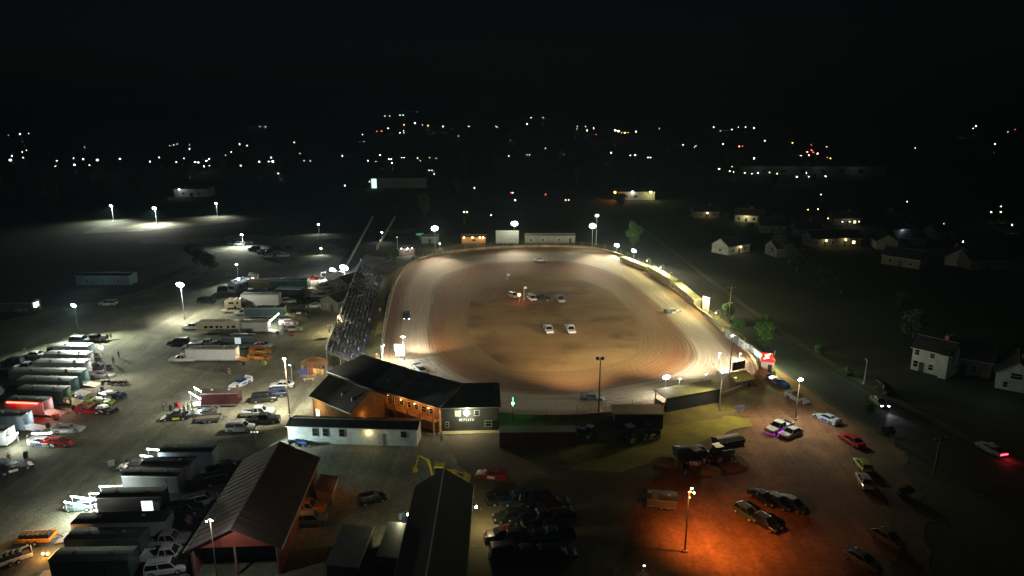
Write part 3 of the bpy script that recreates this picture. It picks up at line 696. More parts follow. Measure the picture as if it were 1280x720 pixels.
flood_pole('bright round floodlight above the left end of the larger covered stand', (831, 498), 470, 900, (1, .96, .8), 1, aim=(10, 122), glow=80, lens=.72, spill=300, facing=(0, -1, 0), spread_=.5, cone=170)
flood_pole('small warm lamp just right of the bright floodlight over the stand', (848, 500), 472, 150, LY, 1, aim=(25, 135), glow=30, lens=.22, facing=(0, -1, 0))
flood_pole('small warm lamp above the middle of the larger covered stand', (881, 486), 466, 50, (1, .85, .55), 1, aim=(32, 135), glow=30, lens=.25, facing=(0, -1, 0))
flood_pole('small lamp on a thin pole on the track side of the scoreboard', (897, 470), 440, 7000, (1, .93, .8), 1, glow=25, aim=(58, 150), cone=110, lens=.18, facing=(0, -1, 0), rad=.07)
flood_pole('small orange lamp on the wall between the scoreboard and the banners', (924, 452), 441, 900, (1, .93, .75), 1, kind='POINT', glow=25, lens=.18, facing=(0, -1, 0), rad=.07)
flood_pole('orange lamp over the booth with the yellow roof', (917, 487), 471, 1600, (1, .72, .35), 1, aim=(44, 128), glow=30, lens=.25, facing=(0, -1, 0), rad=.08, cone=170)
flood_pole('thin fence light pole near the left stand with a small white head', (479, 456), 431, 5000, (.9, 1, .95), 1, kind='POINT', glow=20, lens=.2, rad=.07, facing=(1, -.4, 0))
for b, tp, l in (((808, 335), 323, 'curved lamp arm above the join of the first two containers'), ((825, 343), 331, 'curved lamp arm over the middle of the second container'), ((836, 350), 340, 'curved lamp arm at the near end of the second container'), ((858, 372), 360, 'curved lamp arm above the third container'), ((879, 392), 375, 'curved lamp arm beside the white upright board'), ((894, 398), 387, 'curved lamp arm past the end of the containers')):
    p = G(*b) + Vector((1.2, 0, 0)); h = ht(p.y, tp); t = thing('curved_lamp', l, 'lamp', p, 0, 'curved lamps along the right wall')
    m_ = MB(); pr = (0, 0, 0)
    for q in ((0, 0, h - .8), (-.1, -.1, h - .3), (-.5, -.3, h), (-1, -.6, h - .1), (-1.3, -.8, h - .4)): m_.tube(pr, q, .06, n=6); pr = q
    m_.build('arm', M_STEEL, t); hd = MB().ball((-1.3, -.8, h - .55), .3, 8, .6).build('lamp_head', plain('lamp_shell', (.6, .6, .55)), t)
    MB().box(-1.3, -.8, h - .76, .3, .3, .04).build('lens', emit('warm_lens_arm', (1, .95, .5), 25, False), hd)
    light(t, (-2.6, .2, h + 3.4), (1, .92, .45), 3800, 'POINT', radius=.4)

# ---- containers and banners along the right wall
def line_box(name, label, cat, a, b, depth, h, mat, roofm, group=None, z=0, extra=None):
    A, B = G(*a), G(*b); d = B - A; L = d.length; ang = math.atan2(d.y, d.x); n = Vector((-math.sin(ang), math.cos(ang), 0))
    s = 1 if n.x > 0 else -1
    if name in ('covered_stand',): s = 1 if n.y > 0 else -1
    m = (A + B) / 2 + n * s * depth / 2; t = thing(name, label, cat, (m.x, m.y, z), ang, group); return t, L, s
M_CONT = corrugated('cream_corrugated_steel', (.5, .47, .3), 'X', 3)
M_CROOF = plain('cream_roof_steel', (.62, .58, .3), .6, .1, .2, .3)
for k, (a, b, h, l, dep) in enumerate((((775, 329), (807, 342), 2.3, 'long cream container farthest up the right wall', 1.8), ((810, 344), (838, 361), 2.9, 'cream container second along the right wall with a lit yellow roof', 2.1), ((842, 365), (867, 387), 2.9, 'cream container nearest the upright white board', 2.1))):
    t, L, s = line_box('storage_container', l, 'container', a, b, dep, h, None, None, 'cream containers along the right wall')
    m_ = MB(); m_.box(0, 0, .15, L, dep, h - .15); m_.build('body', M_CONT, t)
    r = MB(); r.box(0, 0, h + .004, L + .3, dep + .5, .16, ch=.04); r.build('roof', M_CROOF, t)
    f = MB()
    nn = max(3, int(L / 5))
    for q in range(nn + 1): f.box(-L / 2 + L * q / nn, -s * (dep / 2 + .03), .1, .18, .06, h - .1)
    f.box(0, -s * (dep / 2 + .025), h - .3, L, .05, .2); f.build('side_frame', plain('frame_yellow', (.55, .5, .25)), t)
    for e in (-1, 1):
        dd = MB().box(e * (L / 2 + .03), 0, .25, .05, dep * .92, h - .45).build('end_door', M_CONT, t); MB().tube((e * (L / 2 + .09), .3, .4), (e * (L / 2 + .09), .3, h - .5), .03, n=5).build('handle', M_STEEL, dd)
p = G(877, 393) + Vector((1, 0, 0)); t = thing('upright_board', 'white upright board standing at the near end of the containers', 'board', p, R(-62))
MB().box(0, 0, 1.0, 2.6, .12, 4.0).build('panel', plain('board_white', (.75, .75, .65)), t)
for s in (-1, 1): MB().box(s * 1.36, .02, 0, .12, .18, 5.2).build('post', M_DARK, t)
light(t, (-.6, -1.6, 4.6), (1, .95, .6), 25, 'POINT', radius=.1)
p0, p1 = G(901, 424), G(956, 466); n_ = 9; d = (p1 - p0); ang = math.atan2(d.y, d.x)
names = ['grey mesh banner with an open square, first along the far end of the banner fence', 'plain slate banner second from the far end of the fence', 'darker slate banner just before the tall pale pole', 'white printed banner right after the tall pale pole', 'white banner in the middle of the banner fence', 'slate grey banner between two white ones', 'white banner with a pale ring two before the booth', 'white banner with grey lettering blocks next to the booth end', 'pale banner ending the fence beside the red lit booth']
cols = [(.5, .53, .52), (.3, .34, .35), (.2, .24, .26), (.72, .74, .72), (.74, .76, .74), (.25, .28, .3), (.7, .74, .73), (.68, .72, .72), (.6, .64, .64)]
for k in range(n_):
    m = p0 + d * ((k + .5) / n_); t = thing('banner_panel', names[k], 'banner', (m.x + .9, m.y, 0), ang, 'banners along the right fence'); L = d.length / n_
    MB().box(0, 0, .7, L - .25, .06, 2.2).build('banner', plain('banner_%d' % k, cols[k]), t)
    f = MB()
    for s in (-1, 1): f.tube((s * (L / 2 - .06), .06, 0), (s * (L / 2 - .06), .06, 3.1), .05, n=6)
    f.tube((-L / 2, .06, 3.05), (L / 2, .06, 3.05), .04, n=6); f.build('frame', M_STEEL, t)
    mk = MB()
    if k in (0, 6):
        for dx, dz, sx, sz in ((-.6, 1.8, .12, 1.1), (.6, 1.8, .12, 1.1), (0, 1.2, 1.3, .12), (0, 2.3, 1.3, .12)): mk.box(dx, -.045, dz - sz / 2 + (.05 if sz > 1 else 0), sx, .02, sz)
    else:
        for q in range(3): mk.box(random.uniform(-.3, .3), -.045, 1.0 + q * .55, L * random.uniform(.3, .65), .02, .22)
    mk.build('print', plain('print_ink_%d' % (k % 3), ((.1, .12, .14), (.35, .4, .4), (.16, .2, .22))[k % 3]), t)
t, L, s_ = line_box('retaining_wall', 'low yellowish wall between the containers and the banner fence', 'wall', (879, 398), (902, 419), .6, 1.6, None, None)
MB().box(0, 0, 0, L, .5, 1.9).build('wall', M_CROOF, t); MB().box(0, 0, 1.904, L + .1, .7, .12).build('coping', M_CONC, t)
# red-lit booth with the bolt sign
p = G(961, 467); t = thing('ticket_booth', 'small booth with a glowing red roof sign at the near end of the banner fence', 'booth', (p.x, p.y + 1.2, 0), R(-20))
MB().box(0, 0, 0, 2.6, 2.0, 2.6).build('wall', plain('booth_wall', (.45, .42, .36)), t)
MB().loft([[(-1.5, -1.2, 2.6), (1.5, -1.2, 2.6), (1.5, 1.2, 2.6), (-1.5, 1.2, 2.6)], [(-.6, -.3, 3.5), (.6, -.3, 3.5), (.6, .3, 3.5), (-.6, .3, 3.5)]]).build('roof', plain('red_canopy', (.5, .02, .03)), t)
sg = MB().box(-.2, -1.3, 2.9, 2.2, .18, 1.7).build('sign', emit('red_sign_face', (1, .03, .02), .6), t)
m_ = MB()
for x, z, sx, a_ in ((-.1, 4.3, 1.0, .35), (-.25, 3.9, 1.0, -.5), (-.4, 3.5, 1.0, .35)):
    c_, s_ = math.cos(a_), math.sin(a_); m_.loft([[(x - sx / 2 * c_, y, z - sx / 2 * s_ - .11), (x + sx / 2 * c_, y, z + sx / 2 * s_ - .11), (x + sx / 2 * c_, y, z + sx / 2 * s_ + .11), (x - sx / 2 * c_, y, z - sx / 2 * s_ + .11)] for y in (-1.45, -1.395)])
m_.build('sign_bolt', emit('bolt_white', (1, .8, .55), 6), sg)
door(t, 'S', .5, .8, 2.0, 2.6, 2.0, M_DARK)
light(t, (-.3, -2.4, 4.2), (1, .08, .05), 110, 'POINT', radius=.3)
light(t, (1.6, -2.2, 2.6), (1, .7, .4), 120, 'POINT', radius=.1)
MB().tube((1.25, 1.1, 2.4), (1.25, 1.1, 4.6), .04, n=5).build('added_lamp_bracket', M_STEEL, t); light(t, (1.25, 1.6, 4.8), (.85, 1, .5), 3500, 'POINT', radius=.1)  # bracket and lamp added to light the green tree behind the booth

# ---- scoreboard and yellow-roof booth by the tall pale pole
p = G(922, 474); t = thing('scoreboard', 'dark scoreboard panel on posts beside the tall pale pole', 'scoreboard', p, R(28))
MB().box(0, 0, 2.2, 3.4, .3, 1.7).build('panel', plain('board_slate', (.07, .09, .11)), t)
for s in (-1, 1): MB().box(s * 1.4, .1, 0, .15, .15, 2.4).build('post', M_STEEL, t)
q = MB()
for i in range(4):
    for j in range(2): q.box(-1.2 + i * .8, -.17, 2.45 + j * .75, .5, .04, .5)
q.build('digit_window', M_DARK, t)
building('officials_booth', 'small open booth with a sloping yellow roof beside the pale pole', 'booth', G(925, 486), R(24), 4.2, 2.4, 2.4, 3.0, plain('booth_brown', (.16, .11, .06)), plain('yellow_roof', (.6, .5, .12)), [('S', -1, .9, .9, .9), ('S', 1, .9, .9, .9)], [('E', 0, .8, 2, M_DARK)], shed=True, over=.3)
p = G(924, 520); t = thing('gate_sign', 'little white and blue gate sign on two legs near the pale poles', 'sign', p, R(10))
MB().box(0, 0, 1.3, 1.8, .1, .8).build('panel', plain('signblue', (.3, .33, .5)), t)
for s in (-1, 1): MB().box(s * .7, .08, 0, .08, .08, 1.5).build('post', M_STEEL, t)

# ---- covered stands on the near straight
def stand(label, a, b, dep, h, rows=4, roofm=None, wallm=None):
    t, L, s = line_box('covered_stand', label, 'grandstand', a, b, dep, h, None, None, 'covered stands on the near straight')
    r = MB(); r.slab((-L / 2 - .3, -s * dep / 2 - s * .3, h + .1), (L / 2 + .3, -s * dep / 2 - s * .3, h + .1), (L / 2 + .3, s * dep / 2, h + .25), (-L / 2 - .3, s * dep / 2, h + .25), .14)
    r.build('roof', roofm, t)
    w_ = MB(); w_.box(0, -s * dep / 2, .2, L, .12, h - .25)
    for e in (-1, 1): w_.box(e * L / 2, 0, .2, .12, dep - .2, h * .55)
    w_.build('back_wall', wallm, t)
    for k in range(6):
        x = -L / 2 + .1 + (L - .2) * k / 5; MB().box(x, s * (dep / 2 - .15), 0, .15, .15, h + .1).build('post', M_STEEL, t)
    for k in range(rows): MB().box(0, -s * (dep / 2 - .8) + s * k * .9, .25, L - .5, .75, .45 + .5 * (rows - k - 1)).build('bench_row', plain('bench_timber', (.2, .16, .1)), t)
    return t
M_NAVY = plain('navy_sheet', (.02, .025, .045), .7)
stand('smaller covered stand with a tan roof and dark blue back, left of the two', (768, 537), (828, 537), 3.6, 3.0, 4, ramp_mat('tan_roof_sheet', (.3, .22, .12), (.42, .33, .2), .7, .5), M_NAVY)
stand('larger covered stand with a greenish roof, right of the two', (832, 520), (900, 507), 3.8, 3.6, 4, ramp_mat('greenish_roof_sheet', (.26, .26, .13), (.4, .38, .2), .7, .5), M_NAVY)
t = thing('wooden_fence', 'pinkish timber fence panel between the two covered stands', 'fence', G(830, 519), R(60))
MB().box(0, 0, 0, 3.5, .1, 2.4).build('panel', ramp_mat('pink_timber', (.25, .15, .1), (.4, .26, .18), .9, 3), t)
for x in (-1.7, 0, 1.7): MB().box(x, .1, 0, .12, .12, 2.6).build('post', M_STEEL, t)

# ---- big grandstand on the left with its crowd
F0, F1 = G(452, 458), G(479, 340); d = F1 - F0; L = d.length; ang = math.atan2(d.y, d.x); n = Vector((-math.sin(ang), math.cos(ang), 0)); mid = (F0 + F1) / 2
t = thing('grandstand', 'long open grandstand packed with spectators along the left straight', 'grandstand', mid, ang)
ROWS = 9; M_BENCH = ramp_mat('bench_boards', (.13, .13, .12), (.25, .25, .23), .85, .8)
for k in range(ROWS):
    m_ = MB(); m_.box(0, .5 + k * .85, .35 + k * .42, L, .42, .08); m_.box(0, .12 + k * .85, .02 + k * .42, L, .4, .05); m_.build('bench_row', M_BENCH, t)
m_ = MB()
for i in range(13):
    x = -L / 2 + .3 + (L - .6) * i / 12; m_.box(x, ROWS * .85 - .3, 0, .15, .15, ROWS * .42 + 1.2)
    m_.tube((x, .1, .02), (x, ROWS * .85 - .3, ROWS * .42 - .2), .07, n=5); m_.box(x, 4.5, 0, .12, .12, 1.9)
m_.build('frame', M_STEEL, t)
m_ = MB()
for z in (.5, .9, 1.2): m_.tube((-L / 2, ROWS * .85 - .2, ROWS * .42 + z - .2), (L / 2, ROWS * .85 - .2, ROWS * .42 + z - .2), .03, n=4)
for y0 in (-L / 2, L / 2):
    for z in (.5, 1.1): m_.tube((y0, 0, .2 + z), (y0, ROWS * .85 - .2, ROWS * .42 + z - .2), .03, n=4)
m_.build('guard_rail', M_STEEL, t)
cm = MB(); rnd = random.Random(4)
PM = [plain('crowd_cloth_%d' % i, c, .9) for i, c in enumerate(((.03, .03, .04), (.09, .1, .11), (.32, .33, .35), (.05, .08, .16), (.2, .03, .03), (.07, .08, .06), (.2, .13, .09), (.07, .06, .05)))]
wx, wy = math.cos(ang), math.sin(ang)
for k in range(ROWS):
    x = -L / 2 + .5
    while x < L / 2 - .5:
        x += rnd.uniform(.5, .75)
        if rnd.random() < .3: x += .7; continue
        y = .5 + k * .85; z = .43 + k * .42; c = rnd.choice([0, 0, 0, 1, 1, 2, 3, 5, 4 if rnd.random() < .4 else 0]); tl = 1 if rnd.random() < .85 else 1.3
        cm.loft([[(x - .17, y - .12, z), (x + .17, y - .12, z), (x + .17, y + .12, z), (x - .17, y + .12, z)], [(x - .23, y - .1, z + .48 * tl), (x + .23, y - .1, z + .48 * tl), (x + .23, y + .12, z + .48 * tl), (x - .23, y + .12, z + .48 * tl)], [(x - .07, y - .06, z + .56 * tl), (x + .07, y - .06, z + .56 * tl), (x + .07, y + .08, z + .56 * tl), (x - .07, y + .08, z + .56 * tl)]], c)
        cm.ball((x, y, z + .68 * tl), .11, 6, 1.1, rnd.choice([6, 7, 0, 2]))
        cm.box(x, y - .3, z, .32, .4, .14, mi=rnd.choice([0, 3, 5])); cm.box(x, y - .48, z - .4, .3, .13, .42, mi=0)
cr = cm.build('crowd', PM); cr.location = mid; cr.rotation_euler = (0, 0, ang); tag(cr, 'dense crowd of seated spectators filling the left grandstand', 'crowd', kind='stuff')

# ---- sheds behind the stand
M_BROOF = ramp_mat('black_shingles', (.018, .018, .018), (.04, .04, .038), .9, .6, bump=.3, bscale=6)
M_SHING = ramp_mat('brown_shingles', (.035, .026, .02), (.07, .05, .038), .9, .5, bump=.3, bscale=6)
M_GREY_SH = ramp_mat('grey_shingles', (.11, .13, .125), (.2, .225, .21), .9, .35, bump=.3, bscale=6)
building('concession_shed', 'dark gabled shed right beside the grandstand, nearer of the pair', 'shed', G(424, 387) + Vector((0, 3, 0)), R(62), 10, 6.5, 3, 4.6, plain('shed_olive', (.12, .12, .09)), M_BROOF, [('W', 1, 1, .9, .9)], [('W', -1, .9, 2, M_DARK)])
building('concession_shed', 'dark gabled shed beside the grandstand, farther of the pair', 'shed', G(434, 364) + Vector((0, 3, 0)), R(62), 8, 6, 3, 4.6, plain('shed_olive', (.12, .12, .09)), M_BROOF, [('W', 1, 1, .9, .9)], [('W', -1, .9, 2, M_DARK)])
# ---- clubhouse
WARM = (1, .42, .1); M_TAN = corrugated('tan_siding', (.36, .22, .1), 'Z', 7, 0, .8); M_DKS = corrugated('dark_green_siding', (.055, .058, .04), 'Z', 7, 0, .8)
W_LIT = emit('lit_window_warm', (1, .8, .4), 3.0); W_DIM = emit('dim_window', (.8, .95, .4), .1)
t = building('clubhouse_wing', 'dark shingled entrance wing of the clubhouse with a lit doorway', 'building', (-29.3, 116.9), R(-39.3), 11, 8.4, 4.7, 7.2, M_TAN, M_SHING, [('S', -4, .9, 1.2, 1.4, W_LIT), ('W', -2, 1, 1.2, 1.2, W_DIM)], [('S', 3.6, 1.2, 2.3, plain('white_door', (.7, .68, .55)))])
light(t, (-3.5, -5.6, 3.4), (1, .75, .35), 260); light(t, (3.5, -5.6, 3.2), (1, .75, .35), 120)
for x, y in ((1.2, -2.4), (4.2, -2.6)): MB().box(x, y, 5.2, .35, .5, 1.2, ch=.04).build('roof_vent', plain('vent_grey', (.3, .3, .32)), t)
building('clubhouse_hall', 'flat dark roofed hall of the clubhouse next to the grandstand', 'building', (-28.3, 127.6), R(-37), 12, 8.5, 5.0, 5.8, M_DKS, M_BROOF, [('S', 0, 3, 1, 1)], shed=True)
t = building('clubhouse_gallery', 'angled clubhouse building with an orange lit upper gallery', 'building', (-17.6, 118.2), R(-33.9), 15.8, 5.8, 5.1, 7.0, corrugated('orange_siding', (.42, .2, .08), 'Z', 7, 0, .8), M_GREY_SH, [('S', -6 + 1.75 * i, 3.2, 1.0, 1.0) for i in range(8)], [('S', -7, 1.0, 2.1, M_TAN, 2.6)], shed=True, over=.5)
g = MB(); g.box(.3, -3.6, 2.35, 15.2, 1.4, .18); g.build('balcony_deck', plain('deck_boards', (.36, .2, .1)), t)
g = MB(); g.tube((-7.3, -4.25, 3.45), (7.9, -4.25, 3.45), .05, n=5); g.tube((-7.3, -4.25, 2.9), (7.9, -4.25, 2.9), .03, n=5)
for i in range(32): g.box(-7.3 + i * .49, -4.25, 2.5, .05, .05, .95)
g.build('balcony_railing', plain('railing_wood', (.5, .28, .12)), t)
for i in range(6): MB().box(-7.2 + i * 3.0, -4.3, 0, .16, .16, 5.0).build('balcony_post', plain('post_wood', (.5, .28, .12)), t)
for x in (-6.5, -3.2, 0, 3.2, 6.4):
    MB().ball((x, -3.9, 4.75), .1, 6).build('bulb', emit('amber_bulb', (1, .55, .15), 25), t); light(t, (x, -4.05, 4.5), WARM, 85, radius=.1)
MB().box(-3, 1.2, 6.6, .45, .45, .8).build('roof_vent', M_DARK, t); MB().box(-5.6, -1.2, 5.8, .35, .35, .6).build('roof_vent', plain('vent_grey', (.3, .3, .32)), t)
# stair in front of the gallery
a = G(430, 516); b_ = G(462, 503); t = thing('wooden_staircase', 'orange lit wooden stairs climbing to the clubhouse gallery', 'stairs', (-26.4, 113.6, 0), R(52))
m_ = MB()
for i in range(12): m_.box(-2.6 + i * .3, 0, i * .2, .34, 1.5, .06)
m_.build('treads', plain('tread_wood', (.36, .18, .09)), t)
for s in (-1, 1):
    m_ = MB(); m_.extr([(-2.9, -.0), (-2.7, .0), (1, 2.45), (1, 2.75), (.8, 2.75)], s * .78, s * .84); m_.tube((-2.7, s * .82, 1.0), (1, s * .82, 3.5), .04, n=5)
    for i in range(8): m_.box(-2.6 + i * .5, s * .82, i * .33, .06, .06, 1.0)
    m_.build('railing', plain('stair_orange', (.5, .22, .08)), t)
light(t, (-1, -1.8, 3.2), WARM, 28)
t = building('ticket_office', 'dark grey two-level office with a glaring white wall lamp and white lettering', 'building', (-7.7, 114.9), R(3), 10.4, 5.6, 4.7, 6.4, M_DKS, M_GREY_SH, [('S', -1.9, 3.0, .9, .9, W_DIM), ('S', 1.4, 3.0, .9, .9, None, plain('pale_frame', (.5, .5, .4))), ('S', -3.8, .9, .6, .9, None, plain('pale_frame', (.5, .5, .4))), ('S', 3.4, .9, 1.2, 1.0)], [('S', 4.5, .9, 2.0, M_DARK)], shed=True, over=.4)
m_ = MB()
for i, (wd, kx) in enumerate(((.32, 1), (.22, 0), (.2, 2), (.24, 0), (.2, 1), (.24, 2), (.22, 1))):
    x = -1.6 + i * .38; m_.box(x, -2.86, 2.0, .09, .05, .42); m_.box(x + .07, -2.86, 2.0 + .17 * kx, wd * .55, .05, .08)
    if i in (0, 6): m_.box(x + .18, -2.86, 2.0, .07, .05, .42)
m_.build('sign_lettering', plain('white_letters', (.85, .85, .8)), t)
MB().box(-.35, -3.0, 3.55, .4, .25, .5).build('wall_lamp', M_DARK, t)
MB().ball((-.35, -3.35, 3.75), .5, 8, .9).build('lamp_globe', emit('glare_white', (1, 1, .85), 60, False), t); light(t, (-.35, -4.0, 3.75), (1, .95, .6), 400, radius=.2)
MB().box(0, -3.4, .02, 10.6, 1.2, .12).build('lit_ground_strip', plain('lit_ground_yellow', (.42, .36, .18)), t)  # yellow strip: lamplight on the ground, put into a slab's colour
# ---- white mobile home
M_VIN = corrugated('white_vinyl_siding', (.66, .72, .7), 'Z', 8, 0, .6)
WD = plain('shutter_green', (.12, .16, .14))
t = building('mobile_home', 'long white mobile home with a dark roof in front of the clubhouse', 'building', (-26.8, 109.0), R(-3.6), 22.0, 3.7, 3.1, 3.6, M_VIN, M_BROOF, [('S', -6.3, 1.5, .9, 1.2, None, WD), ('S', -4.5, 1.5, .9, 1.2, None, WD), ('S', -1.7, 1.5, .9, 1.2, None, WD), ('S', 8.8, 1.7, .9, .9, None, WD)], [('S', 4.8, .95, 2.1, plain('white_door2', (.6, .62, .6)), .5)], over=.25, z0=0)
MB().box(0, 0, -.02, 21.6, 3.4, .4).build('skirting', M_DARK, t)
MB().box(2.9, -1.95, 2.35, .3, .2, .2).build('porch_lamp', emit('porch_warm', (1, .75, .25), 14), t); light(t, (2.9, -2.3, 2.3), (1, .75, .25), 60, radius=.1)
# covered snack pavilion left of the clubhouse
p = G(389, 474); t = thing('snack_pavilion', 'round-roofed snack pavilion glowing warm beside the clubhouse', 'pavilion', (p.x, p.y + 3, 0), R(-20))
m_ = MB(); m_.loft([[(3.1 * math.cos(a), 2.6 * math.sin(a), 2.6) for a in [i * math.pi / 6 for i in range(12)]], [(1.9 * math.cos(a), 1.6 * math.sin(a), 3.3) for a in [i * math.pi / 6 for i in range(12)]], [(.2 * math.cos(a), .2 * math.sin(a), 3.7) for a in [i * math.pi / 6 for i in range(12)]]])
m_.build('roof', plain('rust_canvas', (.32, .15, .07)), t)
for i in range(8): a = i * math.pi / 4; MB().tube((2.8 * math.cos(a), 2.3 * math.sin(a), 0), (2.8 * math.cos(a), 2.3 * math.sin(a), 2.65), .07, n=6).build('post', M_STEEL, t)
MB().box(.6, .4, 0, 2.4, .7, 1.05).build('counter', plain('counter_wood', (.5, .36, .16)), t)
for x, y in ((-.8, -1.2), (1, -1.3), (1.9, -.3)): MB().ball((x, y, 2.35), .12, 6).build('bulb', emit('amber_bulb', (1, .55, .15), 25), t)
light(t, (.5, -1, 2.1), (1, .7, .25), 320, radius=.3)
p = G(380, 471); t = thing('blue_sign_board', 'blue sign board with a red edge in front of the snack pavilion', 'sign', p, R(-5)); MB().box(0, 0, .5, 2.2, .12, 1.1).build('panel', plain('blue_panel', (.1, .13, .4)), t); MB().box(1.35, 0, .4, .35, .14, 1.6).build('edge_panel', plain('red_panel', (.4, .03, .03)), t)
for s in (-1, 1): MB().box(s * .9, .1, 0, .08, .08, .6).build('leg', M_STEEL, t)
p = G(386, 476); t = thing('picnic_bench', 'white bench on the gravel below the blue sign', 'bench', p, R(5)); MB().box(0, 0, .42, 2.2, .4, .07).build('seat', plain('bench_white', (.7, .7, .65)), t)
for s in (-1, 1): MB().box(s * .9, 0, 0, .1, .35, .42).build('leg', plain('bench_white', (.7, .7, .65)), t)
# ---- barns in the foreground
M_BARN = corrugated('barn_roof_steel', (.085, .05, .042), 'X', 1.6, .1, .75)
t = building('open_barn', 'large open barn with a ridged metal roof and rust red gable, lower left', 'barn', (-34.0, 83.8), R(93.5), 21.5, 10.4, 4.0, 6.6, plain('barn_red', (.3, .07, .045)), M_BARN, open_front=True, over=.5, seam=1.35)
m_ = MB()
for s in (-1, 1): m_.box(-10.6, s * 5.0, 0, .3, .3, 4.0)
m_.box(-10.6, 0, 0, .25, .25, 4.0); m_.build('post', plain('barn_post', (.3, .2, .14)), t)
MB().box(-7.5, 0, .02, .2, 9.6, 3.7).build('inner_partition', plain('blue_sheet', (.04, .05, .11)), t)
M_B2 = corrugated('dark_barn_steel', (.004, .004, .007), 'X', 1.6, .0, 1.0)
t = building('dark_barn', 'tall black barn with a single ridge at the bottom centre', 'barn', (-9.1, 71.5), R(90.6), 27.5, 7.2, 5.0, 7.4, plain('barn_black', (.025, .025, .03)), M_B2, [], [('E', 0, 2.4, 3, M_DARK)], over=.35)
MB().box(9.3, 4.2, 3.6, .3, .3, .25).build('wall_lamp', M_DARK, t); MB().ball((9.3, 4.42, 3.5), .16, 7).build('lamp_globe', emit('glare_white2', (1, 1, .85), 40, False), t); light(t, (9.3, 5.3, 3.4), (1, .92, .5), 320)
MB().box(11.0, -4.2, 3.6, .3, .3, .25).build('wall_lamp', M_DARK, t); MB().ball((11.0, -4.42, 3.5), .2, 7).build('lamp_globe', emit('glare_white2', (1, 1, .85), 40, False), t); light(t, (11.0, -5.6, 3.4), (1, .92, .45), 520)
building('small_shed', 'small slate-blue shed standing left of the black barn', 'shed', G(489, 708) + Vector((0, 1.5, 0)), R(88), 7, 2.2, 2.6, 2.8, plain('shed_slate', (.04, .05, .065)), plain('slate_roof', (.05, .065, .08)), [], [('E', 0, 1, 2, M_DARK)], shed=True, over=.15)
building('flat_shed', 'low shed with a pale flat roof at the bottom between the barns', 'shed', G(437, 712) + Vector((0, 1, 0)), R(88), 8, 3.6, 2.5, 2.8, plain('shed_dark', (.06, .055, .05)), plain('pale_membrane', (.14, .14, .15)), [], [('E', 0, 1, 2, M_DARK)], shed=True, over=.15)
t = thing('shipping_container', 'dark red container standing alone on the yard below the near straight', 'container', G(672, 560) + Vector((0, 1.2, 0)), R(1))
Lc = (G(720, 560) - G(625, 560)).length
MB().box(0, 0, .12, Lc, 2.4, 2.7).build('body', corrugated('dark_red_steel', (.09, .025, .02), 'X', 4), t); MB().box(0, 0, 2.824, Lc + .05, 2.45, .08).build('roof', plain('pale_top', (.14, .13, .1)), t)
m_ = MB()
for e in (-1, 1): m_.box(e * Lc / 2, 0, .3, .06, 2.1, 2.3)
m_.build('end_door', corrugated('dark_red_steel', (.09, .025, .02), 'X', 4), t)
# blue barrels
for i, px in enumerate(((505, 652), (505, 664), (501, 648))):
    t = thing('barrel', ('blue drum under the wall lamp of the black barn, upper one', 'blue drum under the wall lamp of the black barn, lower one', 'pale drum just left of the upper blue drum')[i], 'barrel', G(*px), 0, 'drums beside the black barn')
    m_ = MB(); pr = [(0, .28), (.05, .3), (.3, .29), (.32, .31), (.34, .29), (.6, .29), (.62, .31), (.64, .29), (.9, .3)]
    m_.loft([[(r * math.cos(a), r * math.sin(a), z) for a in [q * math.pi / 8 for q in range(16)]] for z, r in pr]); m_.build('body', plain('drum_blue' if i < 2 else 'drum_pale', (.03, .09, .4) if i < 2 else (.5, .55, .6)), t); MB().tube((0, 0, .9), (0, 0, .93), .27, n=14).build('lid', plain('drum_lid', (.15, .25, .5)), t)

# ================================================================== light poles in the lots
flood_pole('bright lamp on a leaning pole at the left edge of the pits', (99, 420), 381, 38000, (.93, 1, .8), 1, aim=(-92, 148), glow=70, lens=.6, spill=700, facing=(.1, -1, 0), cone=150, blend=.8, mat=M_WOODPOLE)
flood_pole('glaring white lamp standing alone in the gravel of the upper lot', (231, 399), 355, 13000, (.95, 1, .9), 1, aim=(-85, 180), lcol=(1, .98, .8), glow=90, lens=.95, spill=1500, spread_=.9, facing=(.1, -1, 0), cone=145, blend=.8)
flood_pole('lamp pole beside the top trailers of the left row', (133, 472), 433, 3500, (1, 1, .85), 1, aim=(-76, 128), lcol=(1, .95, .76), glow=70, lens=.5, facing=(0, -1, 0), cone=155, blend=.7)
flood_pole('thin lamp pole behind the teal camper at the top of the middle rows', (298, 350), 330, 12000, (.95, 1, .9), 1, aim=(-76, 205), glow=60, lens=.35, facing=(0, -1, 0), cone=150, blend=.7)
flood_pole('tall dark lamp pole next to the snack pavilion', (362, 520), 447, 24000, (.85, 1, .9), 1, aim=(-52, 134), lcol=(1, .92, .72), glow=60, lens=.28, facing=(.1, -1, 0), mat=M_WOODPOLE, cone=160, blend=.7)
flood_pole('short lamp just under the tall pavilion pole lamp', (366, 484), 455, 300, (.9, 1, .9), 1, glow=25, lens=.2, facing=(-.5, -1, 0), rad=.08)
flood_pole('small dark pole with a star of lamps in front of the pickup rows', (321, 560), 538, 7500, (.8, 1, .95), 3, glow=2, aim=(-27, 107), cone=95, lens=.12, spread_=.5, rad=.07, facing=(0, -1, 0))
flood_pole('green glowing signal lamp on a pole at the start of the near straight', (641, 531), 501, 25, (.1, 1, .3), 1, glow=0, lens=.2, mat=M_WOODPOLE, rad=.1, kind='POINT', facing=(0, -1, 0))
